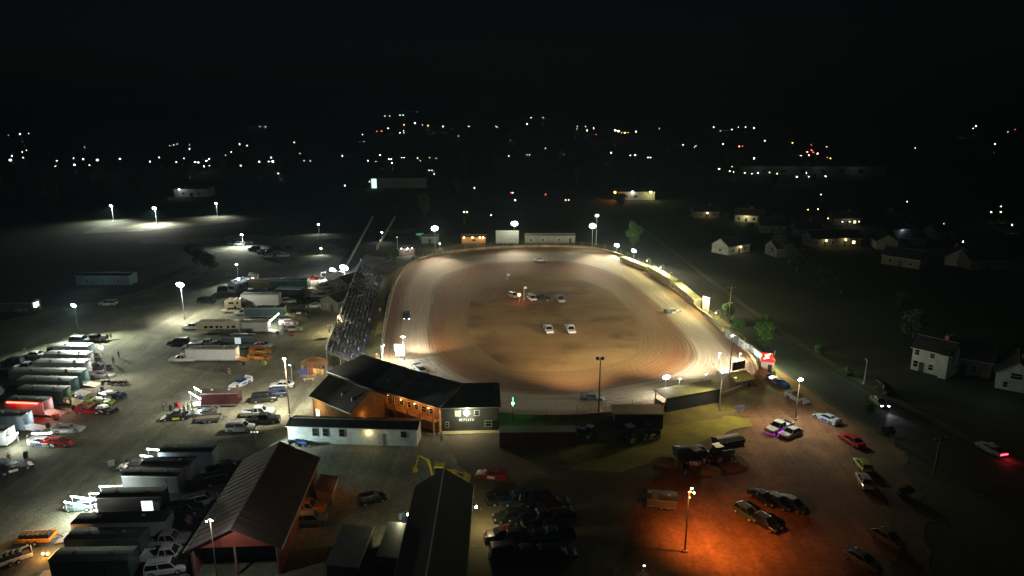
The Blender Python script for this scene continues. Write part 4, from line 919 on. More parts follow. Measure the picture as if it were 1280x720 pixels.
for o in list(COL.objects):
    if o.get('label', '').startswith('green glowing'):
        h = ht(o.location.y, 503); MB().box(0, -.3, h - .6, .14, .1, 1.7).build('signal_tube', emit('green_tube', (.1, 1, .25), 4), o); MB().ball((0, -.35, h), .26, 7).build('signal_lamp', emit('green_ball', (.3, 1, .5), 14), o)
flood_pole('white lamp on a pole among the race cars at the right entrance', (994, 525), 473, 3200, (.85, 1, .85), 1, aim=(50, 112), lcol=(1, .9, .72), glow=80, lens=.45, spill=400, facing=(0, -1, 0), mat=M_WOODPOLE, cone=160, blend=.8)
p = flood_pole('tall dark pole with an orange lamp in the sodium-lit dirt, bottom right', (856, 690), 612, 1000, (1, .3, .05), 1, aim=(26, 80.5), glow=25, lens=.2, facing=(0, -1, 0), mat=M_WOODPOLE, rad=.14, cone=140, blend=1.0)
h = ht(G(856, 690).y, 612)
for dx, dz, c, nm, s in ((.25, .25, (1, .75, .35), 'orange_lamp', 26), (.55, -.35, (.3, 1, .5), 'green_lamp', 14), (.05, -1.0, (1, .95, .4), 'yellow_lamp', 6)):
    hd = MB().box(dx, -.1, h + dz, .3, .22, .22).build('lamp_housing', M_DARK, p); MB().ball((dx, -.24, h + dz + .05), .15 if s > 10 else .08, 7).build('lens', emit(nm, c, s), hd)
light(p, (2.2, -.3, h - .6), (1, .25, .04), 6800, 'SPOT', (5, 2.5, 0), 128, 1.0, .1)
light(p, (.6, -.8, h - .4), (.15, 1, .35), 40, 'POINT', radius=.1)
flood_pole('small lamp pole standing in front of the open barn', (273, 735), 648, 750, (.95, .95, .95), 2, glow=1.2, kind='POINT', lens=.16, facing=(.2, -1, 0), mat=M_WOODPOLE, rad=.09, spread_=.6)
for b, tp, wt, l, gl, ln in (((142, 276), 257, 32000, 'lamp at the left end of the far lit lane', 40, .7), ((196, 280), 260, 42000, 'brightest lamp over the far lit lane', 50, .9), ((272, 271), 254, 7000, 'lamp on a pole right of the far lit lane', 35, .6), ((304, 308), 293, 12000, 'lamp above the row of parked white cars', 35, .5), ((399, 292), 280, 900, 'lamp at the edge of the far trees left of the drag strip', 25, .5), ((402, 318), 310, 900, 'low lamp left of the bright pit gate', 25, .4), ((478, 302), 290, 700, 'small lamp between the drag strip and the far left bend', 25, .4), ((550, 311), 304, 200, 'tiny lamp just right of the far left floodlight pole', 20, .3)):
    flood_pole(l, b, tp, wt, (.95, 1, .88), 1, aim=(G(*b).x, G(*b).y - 4), glow=gl, lens=ln, facing=(0, -1, 0), cone=158, blend=.8, group='far lot lamps')
flood_pole('dim lamp on the drag strip wall', (497, 311), 296, 0, LW, 1, glow=1, lens=.3, facing=(0, -1, 0), group='far lot lamps')
def utility_pole(label, b, tp, dark=True):
    p = G(*b); h = ht(p.y, tp); t = thing('utility_pole', label, 'utility pole', p, .3, 'utility poles along the highway')
    MB().tube((0, 0, 0), (0, 0, h), .17, .11, 9).build('pole', M_WOODPOLE, t); MB().box(0, 0, h - .7, 2.6, .13, .15).build('crossarm', M_WOODPOLE, t)
    for x in (-1.1, 0, 1.1): MB().tube((x, 0, h - .55), (x, 0, h - .3), .07, .04, 6).build('insulator', M_STEEL, t)
utility_pole('wooden utility pole rising behind the small trees on the right', (911, 402), 357)
utility_pole('faint utility pole beside the highway at the lower right', (1168, 592), 545)
p = flood_pole('faint roadside lamp across the highway', (1080, 480), 448, 150, (.8, 1, .7), 1, aim=(66, 132), glow=0, lens=.2, group='roadside lamps', cone=140)

# ================================================================== pits: lit gate and trucks
P = {n: paint(n, c) for n, c in dict(white=(.7, .72, .72), silver=(.4, .42, .43), grey=(.16, .17, .18), black=(.015, .016, .018), navy=(.02, .04, .1), red=(.4, .02, .02), orange=(.6, .22, .03), lime=(.3, .42, .05), blue=(.05, .12, .5), teal=(.12, .2, .2), cream=(.62, .58, .45), green=(.04, .2, .06), tan=(.35, .3, .2), maroon=(.06, .012, .014), purple=(.25, .1, .5), yellow=(.6, .5, .05), iceblue=(.45, .58, .7), dteal=(.06, .11, .11), pink=(.6, .25, .3)).items()}
PN = {n: plain('panel_' + n, c) for n, c in dict(yellow=(.65, .75, .05), red=(.6, .03, .03), white=(.75, .75, .75), blue=(.08, .15, .6), orange=(.7, .3, .04), black=(.02, .02, .02)).items()}
RT = 'race trailers in the pits'
AL = plain('aluminium_roof', (.34, .37, .38), .4, .35); DR = plain('dark_membrane_roof', (.06, .075, .07), .5); DR2 = plain('teal_grey_roof', (.12, .15, .14), .5); WR = plain('white_roof', (.42, .45, .46), .45)
# left row, rear doors open toward the lane  (hitch end px, open end px)
def TL(label, a, b, c, r, **k): return trailer(label, a, b, P[c] if isinstance(c, str) else c, r, **k)
TL('white trailer topmost of the left row with a bright silver roof', (68, 449), (112, 449), 'iceblue', AL, lit=150)
TL('silver roofed trailer second from the top of the left row', (58, 459), (110, 460), 'silver', AL, lit=300)
TL('grey trailer third from the top of the left row, end wall glowing', (44, 470), (107, 471), 'silver', WR, lit=450)
TL('teal grey trailer fourth down the left row with a bright rear door', (14, 484), (104, 485), 'teal', DR2, lit=500, Hh=3.3)
TL('dark trailer fifth down the left row with its ramp on the gravel', (24, 494), (90, 496), 'teal', DR2, lit=120, Hh=3.2)
TL('grey trailer sixth down the left row with a yellow lit interior', (24, 505), (80, 507), 'dteal', DR2, lit=500, litcol=(1, .85, .4))
t = TL('trailer with a red lit awning side in the left row', (8, 520), (56, 522), 'silver', DR, lit=500, litcol=(1, .7, .6), body2=PN['red'])
MB().box(0, 1.45, 2.75, 6, .2, .2).build('awning_light', emit('red_tube', (1, .05, .03), 16), t); light(t, (-4.8, 1.4, 2.4), (1, .05, .03), 260); light(t, (0, 2.3, 2.2), (1, .05, .03), 50)
TL('pale teal trailer with an open rear door below the red lit one', (-12, 541), (32, 541), 'iceblue', DR2, lit=350, Hh=3.2, rampm=plain('ramp_pale', (.6, .65, .65)))
TL('white trailer cut by the left edge with a glaring doorway', (-30, 561), (10, 560), 'white', WR, lit=900, ramp=False)
# middle rows
TL('long white gooseneck trailer with its ramp down, behind a white pickup', (233, 453), (295, 453), 'white', plain('trailer_roof_pinkgrey', (.3, .28, .26)), lit=260, litcol=(1, .75, .4), Hh=3.1, rampm=plain('ramp_orange', (.5, .3, .12)))
TL('dark maroon trailer with red markers and a lit white window', (277, 436), (318, 436), 'dteal', DR, lit=60, litcol=(1, .2, .15), win=(-.02, 1.4, emit('white_poster', (.8, .95, 1), .5)), Hh=3.0, stripe=PN['black'])
TL('white box trailer joined behind the cream motorhome', (303, 417), (335, 417), 'white', WR, lit=400)
TL('very long white semi trailer in the upper middle rows', (302, 384), (349, 384), 'white', WR, open_=False, Hh=3.7)
TL('dark teal trailer with a yellow lit end below the semi trailer', (306, 398), (356, 397), 'dteal', DR, lit=300, litcol=(1, .85, .35), Hh=2.8)
TL('slate blue trailer near the red stand at the top of the rows', (338, 363), (385, 363), 'teal', plain('slate_blue_roof', (.2, .27, .3)), lit=350, litcol=(1, .8, .6), Hh=3.2)
TL('trailer with an ice-blue roof edge and black side', (346, 374), (377, 375), 'black', plain('iceblue_roof', (.5, .65, .75)), open_=False, Hh=3.2)
TL('dim olive trailer at the top of the middle rows beside the camper', (312, 362), (338, 362), 'tan', DR2, open_=False, Hh=2.8)
t = TL('dark red trailer with two tube lights over its rear corner', (298, 509), (252, 510), 'maroon', plain('brown_roof', (.09, .07, .055)), lit=260, Hh=2.9, stripe=None, litcol=(1, .95, .85))
# lower left stack: rear ends face the lane on the left
TL('pale blue trailer topmost of the lower stack with two tube lights', (268, 587), (200, 588), 'iceblue', plain('dark_greenish_roof', (.07, .08, .06)), lit=200, Hh=3.1, stripe=None)
TL('brownish trailer second in the lower stack', (240, 603), (178, 603), 'silver', plain('brown_grey_roof', (.1, .09, .075)), lit=120, Hh=2.9)
TL('dark roofed trailer third in the lower stack', (224, 619), (155, 618), 'grey', DR, lit=150, Hh=3.0)
TL('black trailer in the lower stack with a glowing white window', (204, 648), (124, 650), 'black', DR, lit=500, Hh=3.4, win=(.28, 1.5, emit('white_lit_window', (.85, .95, 1), 1.6)), doorx=.42, body2=plain('door_greygreen', (.3, .33, .3)))
TL('long grey trailer in the lower stack with a yellowish side lamp', (210, 676), (92, 680), 'silver', DR, lit=500, Hh=2.9)
TL('grey roofed trailer sixth in the lower stack', (178, 699), (84, 700), 'grey', DR2, lit=200, Hh=2.9)
TL('big dark trailer at the bottom of the lower stack with a bright roof edge', (164, 728), (66, 730), 'dteal', DR2, lit=80, Hh=3.2, stripe=None)
# tube lights
TLS = [('tube light, outer of the two beside the dark red trailer', (237, 490), (250, 498)), ('tube light, inner of the two beside the dark red trailer', (243, 484), (256, 492)), ('tube light, upper of the pair at the pale blue trailer', (184, 561), (205, 563)), ('tube light, lower of the pair at the pale blue trailer', (176, 569), (197, 572)), ('thin tube light highest in the lower stack', (124, 608), (152, 607)), ('faint warm tube light under the highest one', (111, 617), (142, 616)), ('long tube light second from the bottom of the lower stack', (89, 620), (124, 625)), ('tube light nearest the small teal car', (81, 627), (112, 633)), ('slanting tube light above the silver race car by the cream motorhome', (338, 401), (348, 392)), ('short tube light beside the trailer cut by the left edge', (8, 548), (22, 541)), ('tube light over the pale teal trailer ramp', (40, 542), (64, 541))]
for k, (l, a, b) in enumerate(TLS): tube_light(l, a, b, s=(9 if k in (4, 5) else 26), w=(.08 if k in (4, 5) else .14))
for k, (px, z, wt) in enumerate((((246, 491), 2.5, 1300), ((190, 567), 2.5, 1100), ((130, 612), 2.5, 900), ((100, 626), 2.5, 2000), ((343, 397), 2.6, 900), ((15, 545), 2.6, 700))):
    host = [o for o in COL.objects if o.get('label') == TLS[(0, 2, 4, 6, 8, 9)[k]][0]][0]
    q = G(*px, z); lo = Matrix.Rotation(-host.rotation_euler.z, 3, 'Z') @ (q - host.location); light(host, (lo.x, lo.y, z - .2), (.92, 1, .88), wt, radius=.4)

def V(kind, col, rear, front, label, group=None, **k):
    return place(car(kind, P[col], label, group, **k), rear, front)
PKS = 'pickups parked in the pits'; RC = 'race cars in the pits'; CP = 'cars parked in the pits'
HL = emit('headlamp_on', (.95, .95, 1), 30)
# ---- left column vehicles
V('pickup', 'white', (49, 464), (15, 465), 'white pickup beside the dark shrubs left of the trailers', PKS)
V('sedan', 'white', (54, 448), (26, 448), 'dusty white car above the white pickup at far left', CP)
V('pickup', 'silver', (44, 475), (19, 475), 'silver pickup nosed behind the fourth trailer', PKS)
V('suv', 'maroon', (15, 472), (-10, 474), 'dark red vehicle cut by the left edge', CP)
V('suv', 'black', (22, 458), (4, 458), 'black vehicle in the shade at the left edge', CP)
V('suv', 'black', (64, 444), (84, 441), 'black suv behind the topmost trailer', CP)
V('suv', 'dteal', (91, 430), (106, 430), 'dark green van-like suv at the foot of the leaning lamp pole', CP)
V('pickup', 'black', (107, 428), (124, 428), 'black pickup right of the leaning lamp pole', PKS)
V('suv', 'white', (145, 383), (122, 383), 'silver suv alone near the top of the left lot', CP)
V('pickup', 'teal', (45, 389), (24, 391), 'teal pickup beside the lit wall at the upper left', PKS)
V('race', 'white', (113, 473), (137, 473), 'white race car at the foot of the lamp pole in the left row', RC, roofcol=P['grey'])
V('race', 'grey', (114, 463), (128, 463), 'grey race car half hidden behind the third trailer', RC, panel=PN['red'])
V('race', 'navy', (121, 499), (155, 499), 'navy race car in front of the ramp trailer', RC, panel=PN['white'])
V('race', 'lime', (103, 508), (143, 507), 'lime green race car in the left row', RC, panel=PN['yellow'])
V('race', 'red', (97, 518), (125, 518), 'red race car just below the lime green one', RC, panel=PN['red'])
V('race', 'black', (116, 516), (139, 519), 'black and white race car nose out beside the red one', RC, panel=PN['white'])
V('race', 'silver', (63, 543), (103, 541), 'long silver race car on the pale ramp', RC)
V('race', 'white', (40, 558), (62, 560), 'white and blue race car below the silver one', RC, panel=PN['blue'])
V('race', 'red', (58, 559), (82, 559), 'dark red race car beside the white and blue one', RC, panel=PN['black'])
V('race', 'iceblue', (-8, 588), (16, 590), 'pale race car at the left edge under the bright doorway', RC)
V('race', 'black', (10, 594), (31, 588), 'black race car next to the pale one at the left edge', RC)
# utility carts and quads
def quad(label, px, rz, col='black'):
    t = thing('quad_bike', label, 'quad bike', G(*px), rz, 'quads and carts in the pits')
    MB().loft([ring(x, w_, zb, zt, .05) for x, w_, zb, zt in ((-.8, .25, .5, .8), (-.3, .22, .4, .75), (.3, .2, .4, .85), (.85, .3, .45, .75))]).build('body', P[col], t)
    MB().box(-.3, 0, .8, .7, .35, .12, ch=.03).build('seat', M_TRIM, t)
    g = MB(); g.tube((.35, 0, .8), (.25, 0, 1.1), .03, n=5); g.tube((.2, -.4, 1.12), (.2, .4, 1.12), .025, n=5); g.build('handlebar', M_DARK, t)
    g = MB()
    for x in (-.62, .62): g.box(x, 0, .86, .5, .7, .04)
    g.build('rack', M_DARK, t)
    for x in (-.6, .6):
        for s in (-1, 1): wheel(t, x, s * .48, .28, .22)
quad('dark quad parked at the foot of the left row lamp pole', (133, 480), .3); quad('first of two low carts right of the lamp pole quad', (146, 481), 0); quad('second low cart farthest right of the lamp pole quad', (154, 481), .1, 'maroon'); quad('quad nosed out between trailers at the top of the left row', (124, 460), .2, 'maroon')
quad('blue quad, left one in front of the mobile home', (367, 556), .2, 'navy'); quad('blue quad, right one in front of the mobile home', (378, 557), -.2, 'blue'); quad('small quad beside the container row camper', (118, 446), .1, 'green')
# ---- middle rows
V('pickup', 'white', (243, 454), (211, 454), 'white crew pickup hitched to the long gooseneck trailer', PKS)
V('pickup', 'white', (271, 434), (247, 434), 'white pickup with red markers above the gooseneck trailer', PKS)
V('suv', 'white', (252, 439), (226, 439), 'small white suv above the white crew pickup', CP)
V('suv', 'maroon', (233, 432), (211, 433), 'dark red suv at the left end of the second row', CP)
V('pickup', 'white', (250, 413), (232, 413), 'white pickup nosed out left of the cream motorhome', PKS)
V('sedan', 'silver', (317, 436), (337, 436), 'silver car right of the maroon trailer', CP)
V('race', 'orange', (310, 450), (337, 450), 'orange race car behind the gooseneck ramp', RC, panel=PN['orange'])
V('race', 'orange', (316, 443), (335, 442), 'second orange race car parked behind the first', RC, panel=PN['yellow'])
V('race', 'silver', (353, 415), (378, 414), 'silver race car under the slanting tube light', RC, panel=PN['white'])
V('race', 'white', (350, 407), (372, 406), 'white race car behind the silver one by the tube light', RC, panel=PN['red'])
V('pickup', 'tan', (299, 392), (280, 392), 'tan pickup at the left end of the fourth row', PKS)
V('pickup', 'silver', (318, 395), (293, 395), 'silver pickup below the tan one', PKS)
V('race', 'black', (364, 394), (386, 393), 'black race car right of the yellow lit trailer end', RC)
V('race', 'white', (403, 385), (381, 385), 'clean white race car near the grandstand sheds', RC)
V('pickup', 'white', (351, 381), (364, 380), 'white truck cab at the front of the semi trailer', PKS)
V('pickup', 'silver', (391, 373), (409, 373), 'silver pickup above the clean white race car', PKS)
V('sedan', 'tan', (396, 361), (412, 361), 'tan car right of the red stand', CP)
V('suv', 'black', (250, 380), (263, 380), 'black suv alone in the upper gravel', CP)
V('suv', 'black', (276, 366), (288, 365), 'black suv left of the teal camper', CP)
V('pickup', 'teal', (330, 368), (346, 367), 'teal pickup under the slate blue trailer', PKS)
V('sedan', 'black', (371, 377), (389, 379), 'black car just right of the ice-blue roofed trailer', CP)
V('race', 'white', (319, 476), (289, 489), 'white and blue race car rolling through the lane', RC, roofcol=P['blue'], panel=PN['blue'])
V('sedan', 'white', (366, 486), (337, 487), 'clean white sedan beside the tall dark lamp pole', CP)
V('race', 'black', (236, 525), (200, 528), 'black race car with a yellow side panel', RC, panel=PN['yellow'], accent=PN['white'])
V('race', 'black', (184, 588), (146, 590), 'black race car with red and white sides', RC, panel=PN['red'], accent=PN['white'])
V('suv', 'navy', (352, 497), (333, 499), 'navy suv, upper of the dark group beside the red trailer', CP)
V('suv', 'black', (320, 505), (340, 503), 'black suv next to the navy one', CP)
V('pickup', 'silver', (302, 523), (342, 521), 'silver pickup in the dark group', PKS)
V('suv', 'white', (280, 542), (317, 541), 'white suv at the front of the dark group', CP)
V('pickup', 'black', (310, 532), (346, 530), 'black pickup between the silver pickup and the white suv', PKS)
V('race', 'grey', (268, 521), (240, 522), 'grey race car behind the man group at the red trailer', RC)
V('hatch', 'teal', (111, 640), (84, 641), 'small teal car under the long tube lights', CP)
V('hatch', 'silver', (127, 637), (114, 638), 'silver nose poking from the third lower trailer', CP)
# ---- lower-left pickups
V('pickup', 'silver', (183, 688), (230, 684), 'pale blue pickup, topmost of the three beside the open barn', PKS)
V('pickup', 'white', (184, 706), (229, 702), 'white pickup, middle of the three beside the open barn', PKS)
V('suv', 'white', (184, 724), (228, 718), 'white suv, bottom one beside the open barn', CP)
V('pickup', 'black', (205, 668), (245, 664), 'black pickup above the pale blue one', PKS)
V('suv', 'silver', (241, 637), (262, 632), 'pale suv in the shadow beside the lower stack', CP)
V('suv', 'black', (218, 648), (240, 645), 'black suv in the dark left of the pale one', CP)
V('suv', 'black', (262, 610), (290, 604), 'black suv in the dark behind the open barn', CP)
V('pickup', 'navy', (272, 596), (298, 590), 'navy pickup in the dark above the open barn', PKS)
def flatbed(label, a, b, col, load=None):
    A, B = G(*a), G(*b); d = A - B; L = d.length; ang = math.atan2(d.y, d.x); m = (A + B) / 2 + Vector((0, 1, 0)); t = thing('flatbed_trailer', label, 'trailer', m, ang, 'open trailers in the pits')
    MB().box(0, 0, .5, L, 2.1, .1).build('deck', ramp_mat('deck_planks', (.15, .12, .08), (.28, .22, .15), .9, 2), t)
    g = MB()
    for s in (-1, 1): g.box(0, s * 1.05, .45, L, .08, .5)
    g.box(L / 2, 0, .45, .08, 2.0, .5); g.build('side_rail', col, t)
    g = MB(); g.tube((L / 2, -.6, .5), (L / 2 + 1.2, 0, .5), .05, n=5); g.tube((L / 2, .6, .5), (L / 2 + 1.2, 0, .5), .05, n=5); g.build('hitch', M_DARK, t)
    for k in (-.4, .45):
        for s in (-1, 1): wheel(t, k, s * 1.15, .33, .2)
    if load:
        for i in range(load):
            MB().tube((-L / 2 + .7 + i * .62, -.5, .95), (-L / 2 + .7 + i * .62, .5, .95), .34, n=14).build('stacked_tyre', M_TYRE, t)
flatbed('orange lit flat trailer stacked with tyres, lower left corner', (62, 681), (17, 683), PN['orange'], 6)
flatbed('red and white open trailer in the bottom left corner', (34, 700), (-14, 716), PN['white'], 4)
flatbed('low flat trailer beside the black and yellow race car', (274, 528), (243, 530), P['grey'], 0)
t = thing('ground_lamp', 'small orange work lamp glowing on the gravel, lower left', 'work light', G(58, 695)); MB().box(0, 0, 0, .5, .3, .25).build('housing', M_DARK, t)
for s in (-1, 1): MB().ball((s * .3, -.1, .4), .17, 7).build('bulb', emit('sodium_bulb', (1, .5, .12), 22), t)
light(t, (0, -.2, 1.0), (1, .42, .08), 300, radius=.2); light(t, (-3, 3, 3.0), (1, .5, .12), 500, radius=.4)
# camper, motorhome, kiosk, red stand
def camper(label, a, b, W, h, col, stripe, name='motorhome', wins=5):
    A, B = G(*a), G(*b); d = A - B; L = d.length; ang = math.atan2(d.y, d.x); n = Vector((-math.sin(ang), math.cos(ang), 0)); far = n.y > 0
    if not far: n = -n
    m = (A + B) / 2 + n * W / 2; t = thing(name, label, 'motorhome', m, ang, 'campers in the pits'); s = -1 if far else 1
    m_ = MB(); m_.loft([[(-L / 2, -W / 2, .45), (L / 2, -W / 2, .45), (L / 2, W / 2, .45), (-L / 2, W / 2, .45)], [(-L / 2, -W / 2, h - .3), (L / 2 - .1, -W / 2, h - .3), (L / 2 - .1, W / 2, h - .3), (-L / 2, W / 2, h - .3)], [(-L / 2 + .2, -W / 2 + .15, h), (L / 2 - .7, -W / 2 + .15, h), (L / 2 - .7, W / 2 - .15, h), (-L / 2 + .2, W / 2 - .15, h)]]); m_.build('body', col, t)
    g = MB()
    for i in range(wins): g.box(-L / 2 + 1.2 + i * (L - 2.2) / wins, s * (W / 2 + .01), 1.75, (.9, .5, 1.2, .6, 1.0)[i % 5], .04, .6)
    g.build('window', M_GLASS, t); MB().box(L / 2 - .02, 0, 1.5, .06, W * .8, .9).build('windscreen', M_GLASS, t)
    MB().box(0, s * (W / 2 + .012), 1.25, L * .96, .02, .16).build('stripe', stripe, t)
    MB().box(-L * .15, s * (W / 2 + .02), .6, .7, .04, 1.9).build('door', col, t)
    for x in (-L * .25, L * .15): MB().box(x, 0, h, .8, .7, .25, ch=.06).build('air_conditioner', plain('ac_white', (.5, .5, .48)), t)
    for x in (-L * .25, L * .33):
        for q in (-1, 1): wheel(t, x, q * (W / 2 - .15), .42, .25)
    return t
camper('long cream motorhome with a brown stripe and dark windows', (246, 419), (299, 418), 2.5, 3.4, P['cream'], plain('stripe_brown', (.2, .13, .08)), wins=6)
camper('pale teal camper at the top left of the middle rows', (294, 368), (313, 361), 2.6, 3.8, P['iceblue'], plain('stripe_teal', (.1, .25, .3)), name='camper_trailer', wins=3)
camper('olive camper left of the semi trailer', (281, 388), (302, 387), 2.4, 3.0, P['tan'], plain('stripe_brown', (.2, .13, .08)), name='camper_trailer', wins=3)
t = building('kiosk', 'tiny kiosk with a glowing doorway behind the teal camper', 'kiosk', G(318, 353), 0, 2.4, 2.2, 2.6, 3.1, plain('kiosk_wall', (.3, .28, .2)), DR2, [], [('S', 0, 1.0, 2.0, emit('kiosk_glow', (1, .9, .7), 1.5))], over=.2)
t = thing('red_canopy_stand', 'red canopy stand with white front posts by the slate blue trailer', 'canopy', G(392, 358) + Vector((0, 1, 0)))
MB().loft([[(-1.6, -1.6, 2.4), (1.6, -1.6, 2.4), (1.6, 1.6, 2.4), (-1.6, 1.6, 2.4)], [(-.1, -.1, 3.5), (.1, -.1, 3.5), (.1, .1, 3.5), (-.1, .1, 3.5)]]).build('canopy', plain('canopy_red', (.45, .06, .03)), t)
for x in (-1.5, 1.5):
    for y in (-1.5, 1.5): MB().box(x, y, 0, .14, .14, 2.4).build('post', plain('board_white', (.75, .75, .65)), t)
light(t, (0, -2.2, 2.2), (1, .8, .6), 250)
building('lit_wall_hut', 'dark hut with a glaring white end wall at the upper left edge', 'hut', G(20, 390) + Vector((0, 2, 0)), R(0), 9, 4, 2.6, 3.2, plain('hut_dark', (.08, .085, .08)), DR, [('E', 0, .4, 2.4, 1.9, emit('lit_wall_glow', (1, 1, .8), 3.5))], over=.2)  # light on the white end wall put in as a glowing pane
for px, r_, l, s in (((417, 347), .9, 'glaring white light tower at the pit gate, left of the two', 18000), ((431, 346), 1.2, 'glaring white light tower at the pit gate, right of the two', 26000)):
    flood_pole(l, px, 337 if r_ < 1 else 334, s, (.93, 1, .97), 1, aim=(G(*px).x, G(*px).y - 5), glow=60, lens=1.15 * r_, spill=2500, facing=(-.15, -1, 0), cone=172, group='light towers at the pit gate')
TL('small white trailer glowing under the pit gate light towers', (408, 352), (428, 352), 'white', WR, open_=False, Hh=2.9, tongue=False)
V('van', 'white', (405, 349), (416, 348), 'white van at the left of the pit gate light towers', CP, cat='van')
V('pickup', 'silver', (428, 358), (438, 348), 'silver pickup lit beside the pit gate tower', PKS)
# drag strip walls and grandstand frames beyond
for k, (a, b, l) in enumerate((((431, 338), (466, 272), 'long pale concrete wall on the left of the drag strip'), ((471, 312), (494, 272), 'long pale concrete wall on the right of the drag strip'))):
    A, B = G(*a), G(*b); d = B - A; t = thing('concrete_barrier', l, 'wall', (A + B) / 2, math.atan2(d.y, d.x), 'drag strip walls')
    MB().box(0, 0, 0, d.length, .4, 1.1).build('wall', M_CONC, t)
    g = MB()
    for i in range(16): g.box(-d.length / 2 + (i + .5) * d.length / 16, 0, 0, .5, .7, 1.25)
    g.build('buttress', M_CONC, t)
t = building('dark_wall_building', 'long low building with a dull blue wall in the dark left lot', 'building', G(128, 357) + Vector((0, 3, 0)), 0, 17, 5, 3.0, 3.4, plain('dull_blue_wall', (.12, .2, .22)), DR, [('S', -5, 1, 1, 1), ('S', 0, 1, 1, 1), ('S', 5, 1, 1, 1)], [], over=.2)
light(t, (0, -10, 4), (.7, .9, 1), 160)
# far parked cars under the lamps
FC = 'cars parked far up the lot'
far = [('sedan', 'white', (296, 303)), ('sedan', 'white', (287, 301)), ('suv', 'silver', (300, 307)), ('sedan', 'white', (309, 305)), ('hatch', 'silver', (291, 306)), ('sedan', 'iceblue', (328, 316)), ('suv', 'navy', (337, 317)), ('sedan', 'iceblue', (345, 318)), ('sedan', 'white', (354, 321)), ('hatch', 'silver', (334, 322)), ('suv', 'black', (318, 313)), ('suv', 'black', (345, 312)), ('sedan', 'navy', (362, 312))]
fl = ['white car, middle of the far group under the row lamp', 'white car, left end of the far group under the row lamp', 'silver suv, front of the far group under the row lamp', 'white car, right end of the far group under the row lamp', 'silver compact, front left of the far group under the row lamp', 'ice-blue car, left end of the second far group', 'navy suv in the second far group', 'ice-blue car in the middle of the second far group', 'white car, right end of the second far group', 'silver compact, front of the second far group', 'black suv in the dark just left of the second far group', 'black suv behind the second far group', 'navy car at the back right of the second far group']
pr = {}
for (k, c, px), l in zip(far, fl):
    if (k, c) not in pr: o = pr[(k, c)] = car(k, P[c], l, FC)
    else: o = copy_tree(pr[(k, c)]); o['label'] = l
    o.location = G(*px); o.rotation_euler = (0, 0, random.uniform(-.15, .15) + random.choice((0, math.pi)))
# ================================================================== right-hand entrance
RR_ = 'vehicles at the right entrance'
V('race', 'blue', (957, 476), (981, 486), 'blue and pink race car at the right entrance', RR_, panel=plain('panel_pink', (.75, .25, .35)))
V('race', 'white', (983, 497), (1003, 506), 'white race car right beside the entrance lamp pole', RR_, roofcol=P['black'])
t = V('pickup', 'white', (992, 535), (966, 546), 'white pickup glowing purple underneath', RR_)
MB().box(0, 0, .2, 4.6, 1.6, .06).build('underglow_strip', emit('purple_strip', (.45, .05, 1), 7), t); light(t, (0, -1.2, .4), (.4, .05, 1), 60)
V('sedan', 'silver', (1004, 543), (985, 551), 'silver sedan parked beside the purple lit pickup', RR_)
V('race', 'iceblue', (1040, 532), (1017, 522), 'pale blue race car on the right of the entrance', RR_, panel=PN['blue'])
V('sedan', 'red', (1067, 560), (1050, 550), 'red car near the edge of the dirt lot', RR_)
V('hatch', 'lime', (1090, 591), (1081, 580), 'green car in the gloom of the right lot edge', RR_)
V('sedan', 'silver', (1092, 612), (1085, 600), 'grey car behind the green one in the gloom', RR_)
V('sedan', 'grey', (1060, 700), (1083, 714), 'faint grey car at the bottom right', RR_)
V('sedan', 'grey', (1092, 672), (1113, 685), 'faint grey car farthest right in the bottom lot', RR_)
DK = 'dark cars on the sodium-lit dirt'
V('hatch', 'dteal', (920, 642), (936, 653), 'black teal-tinted car, leftmost on the sodium-lit dirt', DK)
V('sedan', 'black', (938, 622), (957, 634), 'black car, upper left on the sodium-lit dirt', DK)
V('sedan', 'black', (956, 627), (979, 640), 'black car with a glinting windscreen in the middle of the sodium-lit dirt group', DK)
V('hatch', 'black', (943, 655), (962, 667), 'black compact car, lowest on the sodium-lit dirt', DK)
V('sedan', 'black', (974, 630), (997, 643), 'black car, farthest right on the sodium-lit dirt', DK)
V('race', 'red', (620, 601), (603, 599), 'red car in the yard right of the backhoe', RR_)
t = TL('dim flat trailer left of the sodium pole', (808, 636), (845, 640), 'grey', DR, open_=False, Hh=1.6)
# highway traffic
t = V('sedan', 'grey', (1098, 500), (1112, 512), 'car with blazing headlights driving down the highway', 'highway traffic', head=HL); lo = (3.0, 0, .7)
light(t, lo, (.9, .92, 1), 350, 'SPOT', (14, 0, 0), 60, .5)
t = V('suv', 'black', (1096, 487), (1104, 493), 'dark suv following the car with blazing headlights', 'highway traffic')
t = V('sedan', 'silver', (1243, 571), (1222, 560), 'car with glowing red tail lamps farther down the highway', 'highway traffic')
MB().box(-2.42, 0, .62, .06, 1.5, .16).build('brake_light', emit('brake_red', (1, .03, .05), 14), t); light(t, (-3.2, 0, .7), (1, .03, .05), 40)
